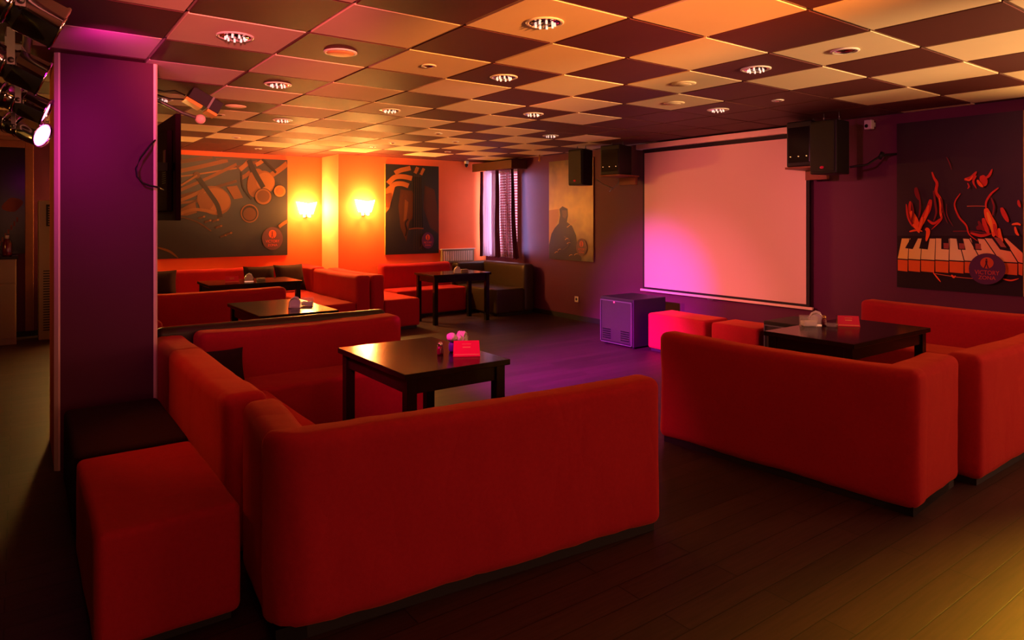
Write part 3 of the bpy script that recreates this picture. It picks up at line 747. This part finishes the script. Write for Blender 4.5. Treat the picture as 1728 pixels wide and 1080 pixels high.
for i, j, l in ((2, -2, 'pale round ceiling vent in a board above the screen, nearer one'), (3, -3, 'pale round ceiling vent above the screen, farther one'), (-2, -7, 'round vent in a dark ceiling board right of the effect light')):
    downlight('vent', i, j, l, 'round ceiling vents', 'vent', name='ceiling_vent')

# ------------------------------------------------------------------ stage lamps at the upper left
b = MB(); b.tube([(-2.42, -.4, 2.455), (-2.42, 4.2, 2.455)], .018, 'grey', 12)
for y in (.2, 2.4, 4.0): b.box(-2.43, -2.41, y-.01, y+.01, 2.47, 2.51, 'grey')
tag(b.build('lighting_bar'), 'grey pipe under the ceiling carrying the chrome stage lamps', 'bar')
def par(loc, d, label, lens='lens_dark', L=.30, scale=1.0):
    r = empty('stage_lamp', loc, 0, label, 'stage lamp', 'chrome can stage lamps')
    q = Vector(d).normalized().to_track_quat('Z', 'Y').to_matrix().to_4x4()
    MB().lathe([(.03, -.20), (.055, -.195), (.070, -.16), (.072, -.10), (.080, -.085), (.080, -.07), (.074, -.065), (.076, .0), (.084, .01), (.088, .02), (.088, L-.16), (.094, L-.155), (.094, L-.145), (.086, L-.145), (.084, L-.17)], 'chrome', 32, q, cap=False).build('can', r)
    b = MB()
    for z in (-.12, -.03, .045): b.lathe([(.080, z), (.086, z+.004), (.086, z+.012), (.080, z+.016)], 'chrome', 32, q, cap=False)
    b.build('cooling_ribs', r)
    MB().lathe([(.083, L-.165), (.06, L-.155), (0, L-.150)], lens, 28, q).build('lens', r)
    MB().lathe([(.02, -.24), (.032, -.235), (.034, -.20)], 'black', 16, q).build('lamp_base', r)
    # U strap up to the bar
    b = MB(); side = q @ Vector((1, 0, 0)); side.z = 0; side.normalize(); fwd = Vector((-side.y, side.x, 0))
    top = (2.455-loc[2]-.02)/scale; r.scale = (scale,)*3
    for s in (-1, 1):
        p = side*s*.099
        c = [p+fwd*a+side*s*t+Vector((0, 0, z)) for z in (-.02, top) for a, t in ((-.016, 0), (.016, 0), (.016, .004), (-.016, .004))]
        b.add(c, [(0, 1, 2, 3), (7, 6, 5, 4), (0, 4, 5, 1), (1, 5, 6, 2), (2, 6, 7, 3), (3, 7, 4, 0)], 'steel_strap')
        b.lathe([(.014, 0), (.014, .012)], 'grey', 12, Matrix.Translation(side*s*.1025) @ Vector((side.x*s, side.y*s, 0)).to_track_quat('Z', 'Y').to_matrix().to_4x4())
    c = [side*u+fwd*a+Vector((0, 0, z)) for z in (top, top+.004) for u, a in ((-.103, -.016), (.103, -.016), (.103, .016), (-.103, .016))]
    b.add(c, [(0, 1, 2, 3), (7, 6, 5, 4), (0, 4, 5, 1), (1, 5, 6, 2), (2, 6, 7, 3), (3, 7, 4, 0)], 'steel_strap')
    b.build('strap', r)
    return r
par((-2.46, .90, 2.34), (1, .10, -.42), 'chrome stage lamp at the top left corner, nearest and largest')
par((-2.49, 1.80, 2.28), (1, .05, -.42), 'chrome stage lamp with a pink sheen, second from the camera')
par((-2.445, 2.16, 2.145), (1, -.14, -.42), 'chrome stage lamp with thin glowing magenta lens left of the pillar', 'lens', scale=.84)
par((-2.43, 2.42, 2.035), (1, -.75, -.50), 'farthest stage lamp, glowing magenta disc beside the pillar', 'lens', scale=.78)
b = MB(); b.tube([(-2.43, 2.62, 2.44), (-2.50, 2.75, 2.27), (-2.45, 2.95, 2.20), (-2.50, 3.1, 2.25), (-2.43, 3.25, 2.44)], .007, 'black', 8)
tag(b.build('power_cable'), 'black cable drooping between the stage lamps', 'cable')

# effect light on an arm off the pillar
r = empty('effect_light', (-1.30, 3.30, 2.40), 0, 'tilted black box effect light with yellow panel on an arm off the pillar', 'effect light')
E4 = Matrix.Rotation(R(28), 4, 'Y') @ Matrix.Rotation(R(0), 4, 'X')
MB().box(-.12, .12, -.09, .09, -.02, .075, 'black', E4).build('housing', r, .004)
MB().box(-.13, -.0, -.088, .06, -.048, -.022, 'yellow_panel', E4).build('yellow_panel', r, .003)
MB().box(.03, .045, -.092, .092, -.025, .08, 'grey', E4).build('band', r)
MB().box(.04, .12, -.09, .06, -.044, -.022, 'yellow_panel', E4).build('front_lip', r, .003)
b = MB(); b.tube([(-.434, -.12, .12), (-.42, -.12, .05), (-.36, -.11, .0), (-.16, -.10, -.09), (-.05, -.09, -.12)], .014, 'grey', 10)
b.build('arm', r)
MB().lathe([(.034, -.03), (.038, 0), (.030, .035), (.0, .045)], 'trim', 16, Matrix.Translation((-.03, -.09, -.125)) @ Matrix.Rotation(R(100), 4, 'X')).build('knob', r)
b = MB(); b.tube([(-.434, -.1, .10), (-.36, -.1, .07), (-.28, -.08, .06), (-.2, -.05, .08), (-.12, 0, .06)], .006, 'black', 6); b.tube([(-.434, -.12, .06), (-.34, -.1, .03), (-.24, -.08, .01), (-.14, -.05, .02)], .006, 'black', 6)
b.build('wiring', r)

# television seen from behind its edge
r = empty('television', (-1.5, 3.7, 1.9), 0, 'flat black television mounted on the side of the purple pillar, seen edge on', 'television')
MB().box(-.02, .02, -.58, .58, -.40, .39, 'tv_back').build('screen_panel', r, .006)
MB().box(-.06, -.021, -.48, .48, -.33, .28, 'tv_back').build('rear_housing', r, .012)
b = MB()
for k in range(7): b.box(-.064, -.0605, -.46, -.30, -.12+k*.016, -.113+k*.016, 'black')
b.build('vent_slots', r)
MB().box(-.066, -.0605, -.44, -.36, .02, .13, 'purple').build('port_panel', r)
b = MB(); b.box(-.234, -.06, -.51, -.47, -.03, .03, 'black'); b.box(-.234, -.222, -.56, -.44, -.10, .10, 'black'); b.build('wall_mount', r)
b = MB(); pts = []
for t, (y, x, z) in enumerate(((2.51, -1.742, 2.02), (2.475, -1.78, 1.975), (2.47, -1.83, 1.90), (2.47, -1.856, 1.83), (2.47, -1.85, 1.78), (2.47, -1.82, 1.74), (2.475, -1.78, 1.725), (2.49, -1.725, 1.715), (2.62, -1.70, 1.715), (3.1, -1.60, 1.72))): pts.append((x, y, z))
b.tube(pts, .006, 'black', 8); tag(b.build('power_cable'), 'black cable looping over the pillar edge to the television', 'cable')

# ------------------------------------------------------------------ left recess: cooler, cabinet, framed picture
r = empty('air_conditioner', (-2.05, 8.0, 0), 0, 'tall white floor-standing air conditioner left of the pillar', 'air conditioner')
MB().box(-.20, .24, -.14, .16, 0, 1.74, 'cream').build('cabinet', r, .012)
b = MB()
for k in range(8): b.box(-.10, .18, -.152, -.141, 1.44+k*.03, 1.452+k*.03, 'cream')
b.box(-.12, .20, -.146, -.141, 1.42, 1.69, 'black'); b.build('air_outlet', r)
b = MB()
for k in range(24): b.box(-.15, .20, -.146, -.141, .12+k*.032, .132+k*.032, 'black')
b.build('intake_grille', r)
r = empty('cabinet', (-2.72, 8.0, 0), 0, 'pale low cabinet with dark top at the far left edge', 'cabinet')
MB().box(-.35, .25, -.28, .30, .0, 1.03, 'cream').build('body', r, .006); MB().box(-.37, .27, -.30, .31, 1.031, 1.06, 'wood_black').build('worktop', r, .004)
MB().box(-.34, .24, -.292, -.281, .08, .72, 'cream').build('door', r, .003); MB().box(-.34, .24, -.292, -.281, .74, 1.0, 'cream').build('drawer', r, .003)
r = empty('bottle', (-2.56, 7.92, 1.061), 0, 'dark red bottle standing on the pale cabinet', 'bottle')
MB().lathe([(.045, 0), (.048, .02), (.048, .15), (.03, .19), (.018, .21)], 'bottle_red', 18).build('body', r); MB().lathe([(.02, .21), (.02, .25)], 'white', 14).build('cap', r)
r = empty('round_tin', (-2.69, 7.90, 1.061), 0, 'small round brown tin on the cabinet left of the red bottle', 'tin')
MB().lathe([(.05, -.02), (.05, .02)], 'frame_wood', 24, Matrix.Translation((0, 0, .052)) @ Matrix.Rotation(PI/2, 4, 'X')).build('body', r); MB().lathe([(.03, 0), (.03, .004)], 'kraft', 20, Matrix.Translation((0, -.021, .052)) @ Matrix.Rotation(PI/2, 4, 'X')).build('lid_label', r)

# ------------------------------------------------------------------ printed posters
def pm(name, rgb, rough=.45, k=.72): return mat(name, tuple(v*k for v in srgb(*rgb)), rough, spec=.3)
def grad_mat(name, stops, axis='Z', rough=.45, nz=.0, nscale=4, k=.6):
    m = bpy.data.materials.new(name); m.use_nodes = True; nt = m.node_tree; b_ = nt.nodes['Principled BSDF']
    tc = nt.nodes.new('ShaderNodeTexCoord'); sp = nt.nodes.new('ShaderNodeSeparateXYZ'); nt.links.new(tc.outputs['Generated'], sp.inputs[0])
    rp = nt.nodes.new('ShaderNodeValToRGB'); e = rp.color_ramp.elements
    while len(e) < len(stops): e.new(.5)
    for q, (p, c) in zip(e, stops): q.position = p; q.color = (*[min(1, v*k) for v in srgb(*c)], 1)
    n = nt.nodes.new('ShaderNodeTexNoise'); n.inputs['Scale'].default_value = nscale; nt.links.new(tc.outputs['Object'], n.inputs['Vector'])
    a = nt.nodes.new('ShaderNodeMath'); a.operation = 'MULTIPLY_ADD'; a.inputs[1].default_value = nz; nt.links.new(n.outputs['Fac'], a.inputs[0]); nt.links.new(sp.outputs[axis], a.inputs[2])
    s = nt.nodes.new('ShaderNodeMath'); s.operation = 'SUBTRACT'; s.inputs[1].default_value = nz*.5; nt.links.new(a.outputs[0], s.inputs[0])
    nt.links.new(s.outputs[0], rp.inputs[0]); nt.links.new(rp.outputs[0], b_.inputs['Base Color']); b_.inputs['Roughness'].default_value = rough
    return m
class Poster:
    """a thin printed board; art is laid on it from the outline points (in the board's own u,v)"""
    def __init__(s, name, label, origin, du, dv, W, Hh, nrm, base, quad, edge='kraft'):
        s.o = Vector(origin); s.du = Vector(du); s.dv = Vector(dv); s.n = Vector(nrm); s.W = W; s.H = Hh; s.q = quad
        s.r = empty(name, origin, 0, label, 'poster', 'large posters on the walls'); s.k = 0
        t = .018; n = s.n
        c = [s.du*(u*W)+s.dv*(v*Hh)+n*z for z in (0, t) for u, v in ((0, 0), (1, 0), (1, 1), (0, 1))]
        b = MB(); b.add(c, [(3, 2, 1, 0), (4, 5, 6, 7), (0, 1, 5, 4), (1, 2, 6, 5), (2, 3, 7, 6), (3, 0, 4, 7)], base); b.m[0] = b.mi(edge)
        for q in (2, 3, 4, 5): b.m[q] = b.mi(edge)
        b.build('printed_board', s.r); s.t = t; s.art = MB(); s.base = base
    def uv(s, p):
        (tl, tr, br, bl) = s.q; u = (p[0]-tl[0])/(tr[0]-tl[0]); top = tl[1]+(tr[1]-tl[1])*u; bot = bl[1]+(br[1]-bl[1])*u
        return u, (bot-p[1])/(bot-top)
    def P(s, u, v, lift): return s.du*(min(max(u, .002), .998)*s.W)+s.dv*(min(max(v, .002), .998)*s.H)+s.n*(s.t+lift)
    def poly(s, pts, m, layer=None):
        s.k += 1; L = .0004+.00012*(layer if layer is not None else s.k)
        vs = [s.P(*s.uv(p), L) for p in pts]
        # orient towards the viewer
        nn = Vector((0, 0, 0))
        for i in range(len(vs)): nn += vs[i].cross(vs[(i+1) % len(vs)])
        f = tuple(range(len(vs)))
        s.art.add(vs, [f if nn.dot(s.n) > 0 else f[::-1]], m)
    def disc(s, c, rx, ry, m, n=28, rot=0):
        s.poly([(c[0]+rx*math.cos(a)*math.cos(rot)-ry*math.sin(a)*math.sin(rot), c[1]+rx*math.cos(a)*math.sin(rot)+ry*math.sin(a)*math.cos(rot)) for a in [2*PI*k/n for k in range(n)]], m)
    def stroke(s, pts, wd, m, taper=False):
        # smooth ribbon through the points
        P_ = []
        for i in range(len(pts)-1):
            p0 = pts[max(i-1, 0)]; p1 = pts[i]; p2 = pts[i+1]; p3 = pts[min(i+2, len(pts)-1)]
            for k in range(5):
                t = k/5; P_.append(tuple(.5*((2*p1[a])+(-p0[a]+p2[a])*t+(2*p0[a]-5*p1[a]+4*p2[a]-p3[a])*t*t+(-p0[a]+3*p1[a]-3*p2[a]+p3[a])*t**3) for a in (0, 1)))
        P_.append(pts[-1]); L = []; Rr = []
        for i, p in enumerate(P_):
            a = P_[max(i-1, 0)]; c = P_[min(i+1, len(P_)-1)]; dx, dy = c[0]-a[0], c[1]-a[1]; l = math.hypot(dx, dy) or 1
            ww = wd/2*(math.sin(PI*min(1, .08+.92*i/(len(P_)-1)))**.6 if taper else 1)
            L.append((p[0]-dy/l*ww, p[1]+dx/l*ww)); Rr.append((p[0]+dy/l*ww, p[1]-dx/l*ww))
        s.k += 1
        for i in range(len(P_)-1): s.poly([L[i], L[i+1], Rr[i+1], Rr[i]], m, layer=s.k)
    def badge(s, c, r, ry, badge_m):
        """round club badge: orange disc with a small standing figure over two lines of lettering"""
        s.disc(c, r, ry, badge_m, 36); s.disc((c[0], c[1]-ry*.38), r*.36, ry*.36, BD['orange'], 28)
        x, y = c[0]-r*.02, c[1]-ry*.38
        s.disc((x, y-ry*.22), r*.05, ry*.055, BD['dark']); s.poly([(x-r*.07, y-ry*.16), (x+r*.06, y-ry*.16), (x+r*.04, y+ry*.06), (x+r*.14, y+ry*.34), (x+r*.06, y+ry*.34), (x, y+ry*.10), (x-r*.08, y+ry*.34), (x-r*.15, y+ry*.34), (x-r*.05, y+ry*.04)], BD['dark'])
        u0, v0 = s.uv((c[0], c[1]+ry*.25)); u1, v1 = s.uv((c[0], c[1]+ry*.58)); wr = r*abs(1/(s.q[1][0]-s.q[0][0]))*s.W
        for t, (uu, vv), sz, wd in (('VICTORY', (u0, v0), .30, 1.35), ('ZONA', (u1, v1), .26, .95)):
            rot = Matrix((s.du, s.dv, s.n)).transposed().to_4x4()
            p = s.du*(uu*s.W)+s.dv*(vv*s.H)+s.n*(s.t+.0004+.00012*(s.k+3))
            text_obj('badge_lettering', t, wr*sz*1.25, BD['red'], s.r, Matrix.Translation(p) @ rot, width=wr*wd, extrude=.0002)
    def done(s): s.art.build('artwork', s.r)
BD = dict(orange=pm('badge orange', (235, 90, 30)), dark=pm('badge figure', (70, 20, 40)), red=pm('badge lettering', (215, 80, 60)))
badge_v = pm('badge violet', (96, 42, 92)); badge_b = pm('badge brown violet', (100, 62, 72))

# saxophone (crop frame: 250,240 x3.927)
dkbrown = grad_mat('sepia print', [(0, (46, 38, 26)), (.6, (56, 44, 26)), (1, (58, 38, 18))], nz=.3, k=.42)
Q = ((55, 94), (917, 112), (917, 748), (55, 770))
p = Poster('saxophone_poster', 'wide sepia poster of saxophone keys on the left orange wall', (-.87, YL-.002, .94), (1, 0, 0), (0, 0, 1), 1.85, 1.50, (0, -1, 0), dkbrown, Q)
b1 = pm('sax brass', (168, 104, 38), k=.5); b2 = pm('sax shade', (52, 34, 18), k=.5); b3 = pm('sax light', (196, 128, 56), k=.5); b4 = pm('sax mid', (126, 76, 30), k=.5)
for y0_, y1_, x0_, x1_, wd, m in ((165, 105, 60, 400, 26, b4), (235, 125, 60, 500, 26, b1), (260, 175, 60, 560, 10, b3), (330, 150, 190, 560, 20, b1), (365, 260, 200, 560, 18, b4), (395, 330, 190, 330, 22, b3), (410, 360, 195, 500, 16, b1), (170, 130, 560, 700, 22, b4), (150, 120, 690, 740, 26, b3), (215, 135, 800, 915, 36, b1), (185, 130, 580, 640, 30, b3), (240, 200, 590, 650, 26, b1), (465, 385, 185, 310, 20, b4), (120, 96, 420, 900, 8, b4)):
    p.stroke([(x0_, y0_), ((x0_+x1_)/2, (y0_+y1_)/2+3), (x1_, y1_)], wd, m)
p.poly([(175, 460), (290, 400), (300, 470), (240, 490), (180, 490)], b1)
p.disc((410, 390), 112, 92, b1, rot=.35); p.disc((425, 385), 92, 74, b3, rot=.35); p.disc((360, 400), 46, 64, b1, rot=.3)
p.stroke([(295, 225), (370, 330), (430, 420), (450, 500)], 30, b2); p.disc((298, 228), 22, 22, b4); p.disc((380, 415), 24, 20, b1)
p.disc((690, 270), 60, 96, b1, rot=.2); p.disc((745, 265), 78, 76, b1, rot=.3); p.disc((755, 262), 64, 62, b3, rot=.3)
p.stroke([(640, 120), (680, 200), (740, 300)], 34, b2); p.stroke([(730, 110), (790, 160), (830, 200)], 16, b2)
p.poly([(490, 300), (560, 290), (600, 370), (540, 380)], b1); p.stroke([(590, 200), (600, 300), (660, 380)], 10, b2)
p.disc((740, 360), 62, 56, b2); p.disc((740, 360), 57, 52, b1); p.disc((740, 358), 44, 40, b4)
p.disc((857, 322), 46, 42, b2); p.disc((857, 322), 42, 38, b3); p.disc((857, 322), 30, 27, b1)
p.disc((645, 472), 61, 61, b1); p.disc((645, 472), 53, 53, b2); p.disc((645, 476), 44, 42, b4)
p.stroke([(190, 480), (290, 450), (420, 470)], 20, b3); p.stroke([(200, 500), (300, 530), (390, 590)], 8, b4)
for x, y in ((330, 500), (370, 525), (420, 520), (440, 560), (470, 620), (505, 605)): p.stroke([(x-22, y+8), (x+22, y-8)], 12, b4); p.disc((x+14, y-4), 7, 6, b3)
p.stroke([(60, 695), (130, 720), (185, 765)], 14, b1, True); p.stroke([(850, 560), (885, 535), (915, 520)], 22, b1); p.stroke([(300, 230), (210, 290), (190, 300)], 12, b3)
p.badge((803, 637), 74, 76, badge_b); p.done()

# cello player (crop frame: 540,240 x4.153)
blk = grad_mat('dark cello print', [(0, (30, 24, 10)), (.5, (44, 28, 12)), (1, (22, 18, 10))], nz=.35)
Q = ((457, 150), (832, 165), (830, 778), (455, 795))
p = Poster('cello_poster', 'tall dark poster of a hand on cello strings on the orange wall', (2.33, YR-.002, .93), (1, 0, 0), (0, 0, 1), .99, 1.47, (0, -1, 0), blk, Q)
sk = pm('warm skin print', (176, 100, 42)); sk2 = pm('skin shade print', (120, 62, 26)); cel = pm('cello wood print', (86, 44, 18)); neck = pm('cello neck print', (24, 14, 8)); strg = pm('cello string print', (96, 66, 40))
p.poly([(560, 330), (640, 340), (690, 480), (620, 560), (600, 700), (560, 600), (545, 450)], cel); p.poly([(730, 300), (800, 330), (828, 500), (828, 640), (770, 600), (720, 460)], cel)
p.poly([(590, 400), (615, 420), (600, 540), (580, 560)], pm('cello light', (120, 66, 26)))
p.poly([(458, 330), (500, 290), (520, 320), (500, 400), (480, 470), (458, 500)], sk)
for pts, wd, m in (([(490, 330), (520, 295), (570, 290), (615, 305)], 34, sk), ([(475, 290), (520, 245), (580, 240), (638, 252)], 34, sk), ([(520, 215), (560, 195), (600, 185), (628, 178)], 32, sk), ([(470, 360), (475, 400), (465, 460)], 40, sk2), ([(660, 215), (668, 195), (678, 172)], 24, sk), ([(700, 225), (712, 200), (722, 180)], 20, sk)): p.stroke(pts, wd, m)
p.poly([(650, 240), (705, 240), (715, 600), (640, 600)], neck)
for k in range(4): p.stroke([(658+k*13, 180), (655+k*15, 400), (652+k*17, 760)], 2.2, strg)
p.stroke([(615, 612), (665, 604), (718, 606)], 9, sk2); p.stroke([(610, 540), (590, 570), (600, 620), (590, 660)], 9, neck); p.stroke([(690, 750), (700, 735), (720, 700)], 4, strg)
p.badge((748, 690), 44, 58, badge_v); p.done()

# yellow musician silhouette (crop frame: 880,220 x4.5)
yel = grad_mat('amber glow print', [(0, (70, 58, 12)), (.25, (150, 116, 18)), (.5, (215, 172, 26)), (.75, (165, 126, 22)), (1, (86, 68, 16))], nz=.35, k=1.15)
Q = ((215, 232), (555, 205), (553, 990), (215, 968))
p = Poster('musician_poster', 'tall amber poster of a shadowy musician left of the loudspeakers', (XW-.002, 5.86, .885), (0, -1, 0), (0, 0, 1), 1.01, 1.52, (-1, 0, 0), yel, Q)
s1 = pm('silhouette brown', (64, 42, 12)); s2 = pm('silhouette mid', (104, 68, 16)); s3 = pm('highlight amber', (226, 160, 50))
p.poly([(215, 600), (295, 590), (300, 650), (270, 720), (235, 780), (228, 850), (215, 860)], s3)
p.poly([(217, 860), (235, 780), (262, 735), (295, 700), (305, 640), (300, 590), (325, 570), (365, 590), (368, 640), (360, 690), (400, 720), (430, 790), (440, 880), (470, 960), (470, 982), (217, 968)], s1)
p.poly([(320, 600), (358, 600), (362, 640), (345, 665), (325, 650)], s2)
p.stroke([(360, 730), (400, 700), (430, 670)], 5, s3); 
for x, y in ((275, 920), (300, 900), (390, 942), (430, 935), (375, 850), (360, 820)): p.stroke([(x-12, y+5), (x, y-5), (x+14, y-4)], 4, s3)
p.stroke([(340, 800), (380, 820), (370, 870), (330, 900)], 6, s2)
p.badge((474, 880), 40, 66, pm('badge amber violet', (120, 74, 50))); p.done()

# burning piano (crop frame: 1480,260 x4.154)
pbg = grad_mat('dark red print', [(0, (16, 6, 6)), (.3, (44, 8, 14)), (.7, (58, 14, 22)), (1, (40, 18, 20))], nz=.3)
Q = ((153, -220), (1022, -290), (1022, 975), (157, 915))
p = Poster('piano_poster', 'burning piano keyboard poster on the purple wall at the right edge', (XW-.002, .655, .865), (0, -1, 0), (0, 0, 1), 1.0, 1.55, (-1, 0, 0), pbg, Q, edge='menu_text')
key = grad_mat('ivory print', [(0, (235, 130, 80)), (.5, (255, 210, 150)), (1, (255, 200, 80))], axis='Y', nz=.1, k=1.2); kf = pm('key front print', (214, 96, 24), k=1.25); kb = pm('black key print', (26, 8, 10), k=1.25); kc = pm('key cap print', (150, 70, 60), k=1.25); fl1 = pm('flame red', (196, 46, 24), k=1.25); fl2 = pm('flame orange', (238, 92, 28), k=1.25); fl3 = pm('flame dark red', (120, 22, 24), k=1.25); line = pm('rail print', (190, 90, 50), k=1.25)
p.poly([(157, 560), (1022, 560), (1022, 975), (157, 915)], kb)
tops = [190, 250, 345, 445, 545, 605, 680, 780, 900, 1022]; bots = [157, 240, 335, 440, 540, 645, 760, 880, 990, 1022]
for k in range(len(bots)-1):
    p.poly([(tops[k]+2, 578), (tops[k+1]-2, 578+min(k, 6)), (bots[k+1]-3, 722+k*3), (bots[k]+3, 716+k*3)], key)
    p.poly([(bots[k]+3, 724+k*3), (bots[k+1]-3, 730+k*3), (bots[k+1]-5, 808+k*3), (bots[k]+4, 800+k*3)], kf)
p.poly([(900, 560), (1022, 680), (1022, 560)], kb)
for pts in ([(262, 575), (318, 575), (276, 652), (218, 645)], [(345, 575), (404, 575), (388, 655), (325, 648)], [(487, 575), (538, 575), (542, 655), (486, 652)], [(592, 575), (636, 575), (655, 658), (605, 655)], [(690, 575), (735, 580), (762, 660), (712, 657)], [(815, 560), (890, 565), (942, 640), (945, 668), (880, 655)], [(1000, 600), (1022, 610), (1022, 690)]): p.poly(pts, kb)
for x, y in ((520, 632), (628, 634), (738, 636)): p.poly([(x-18, y-22), (x+18, y-20), (x+20, y+18), (x-16, y+16)], kc)
p.stroke([(665, 358), (730, 357), (800, 360)], 5, line); p.stroke([(570, 530), (700, 530), (800, 545)], 6, fl3); p.stroke([(430, 820), (600, 845), (720, 855)], 5, line); p.stroke([(430, 815), (460, 850), (485, 880)], 9, fl2, True); p.stroke([(560, 830), (575, 845), (590, 835)], 14, fl2, True); p.stroke([(900, 855), (950, 865), (1000, 850)], 10, fl2, True)
for pts, wd, m in (([(262, 320), (255, 380), (275, 450), (330, 530)], 26, fl1), ([(265, 390), (300, 450), (335, 520)], 40, fl2), ([(415, 310), (395, 380), (350, 460), (330, 530)], 40, fl1), ([(400, 350), (380, 420), (345, 500)], 22, fl2), ([(305, 225), (315, 270), (335, 315)], 34, fl3), ([(425, 120), (440, 160), (462, 200), (455, 260), (485, 310), (488, 400), (490, 450), (420, 520)], 22, fl1), ([(480, 300), (492, 370), (488, 430)], 20, fl2), ([(395, 450), (440, 475), (490, 440)], 18, fl1), ([(380, 510), (400, 530), (385, 600)], 30, fl2), ([(260, 530), (320, 520), (360, 530)], 14, fl2),
                   ([(655, 175), (700, 165), (738, 120)], 26, fl1), ([(735, 150), (715, 190), (738, 240)], 14, fl1), ([(770, 150), (785, 190), (780, 225)], 50, fl1), ([(790, 170), (820, 150), (840, 105)], 18, fl1), ([(660, 170), (690, 180), (715, 150)], 12, fl2),
                   ([(630, 270), (590, 340), (620, 430), (670, 490), (690, 550), (750, 600)], 12, fl1), ([(880, 235), (830, 280), (800, 340), (810, 420)], 14, fl1), ([(800, 375), (820, 440), (850, 500), (850, 570)], 50, fl2), ([(810, 400), (830, 470), (845, 540)], 22, pm('flame yellow', (255, 160, 50), k=1.25)), ([(700, 540), (770, 560), (840, 545)], 20, fl1), ([(740, 510), (790, 500), (830, 520)], 40, fl3), ([(900, 370), (920, 420), (945, 470)], 30, fl1), ([(885, 510), (890, 560), (910, 600)], 26, fl2), ([(965, 485), (1000, 480), (1020, 490)], 16, fl2), ([(1005, 320), (1010, 350), (1022, 370)], 18, fl1), ([(540, 20), (560, 60), (575, 110)], 6, fl3), ([(510, 310), (520, 400), (550, 480)], 6, fl3), ([(540, 340), (545, 420), (590, 500)], 5, fl3)):
    p.stroke(pts, wd, m, True)
for pts, wd, m in (([(290, 330), (300, 400), (290, 470), (320, 520)], 16, fl3), ([(350, 300), (352, 380), (340, 440)], 14, fl3), ([(450, 250), (462, 330), (470, 400), (450, 460)], 16, fl3), ([(500, 300), (512, 350), (505, 410)], 12, fl3),
                   ([(250, 340), (262, 430), (300, 500)], 14, fl1), ([(370, 430), (360, 480), (345, 530)], 18, fl2), ([(300, 480), (330, 505), (350, 540)], 26, fl2), ([(790, 440), (805, 500), (830, 550)], 30, fl1), ([(860, 480), (870, 530), (885, 570)], 22, fl1), ([(760, 460), (780, 500), (800, 530)], 22, fl3),
                   ([(840, 300), (860, 360), (850, 430)], 12, fl3), ([(990, 500), (1000, 540), (1015, 560)], 16, fl2), ([(755, 180), (770, 210), (795, 230)], 20, fl2), ([(690, 200), (700, 225), (690, 240)], 10, fl1)):
    p.stroke(pts, wd, m, True)
p.poly([(860, 570), (900, 575), (940, 640), (905, 635)], kc)
p.badge((817, 785), 118, 106, badge_v); p.done()

# framed picture in the left recess
r = empty('framed_picture', (-2.95, YL-.002, 1.07), 0, 'tall dim picture in a wide orange brown frame above the pale cabinet', 'picture')
b = MB(); b.box(0, .60, -.03, 0, 0, 1.42, 'wood_black'); b.build('canvas', r)
b = MB(); b.box(.57, .66, -.05, 0, -1.0, 1.44, 'frame_wood'); b.box(-.06, .57, -.05, 0, 1.35, 1.44, 'frame_wood'); b.box(-.06, 0, -.05, 0, 0, 1.35, 'frame_wood'); b.build('frame', r, .006)
b = MB()
pm1 = pm('dim ochre print', (130, 62, 26))
vs = [(.44+.10*math.cos(a)*(1+.3*math.sin(2*a)), -.031, .62+.09*math.sin(a)) for a in [2*PI*k/18 for k in range(18)]]; b.add(vs, [tuple(range(18))], pm1)
for k in range(7):
    a = k/7; b.box(.30+.03*k, .318+.03*k, -.032, -.0305, .10+.05*k, .16+.05*k, pm1)
b.build('painted_shapes', r)
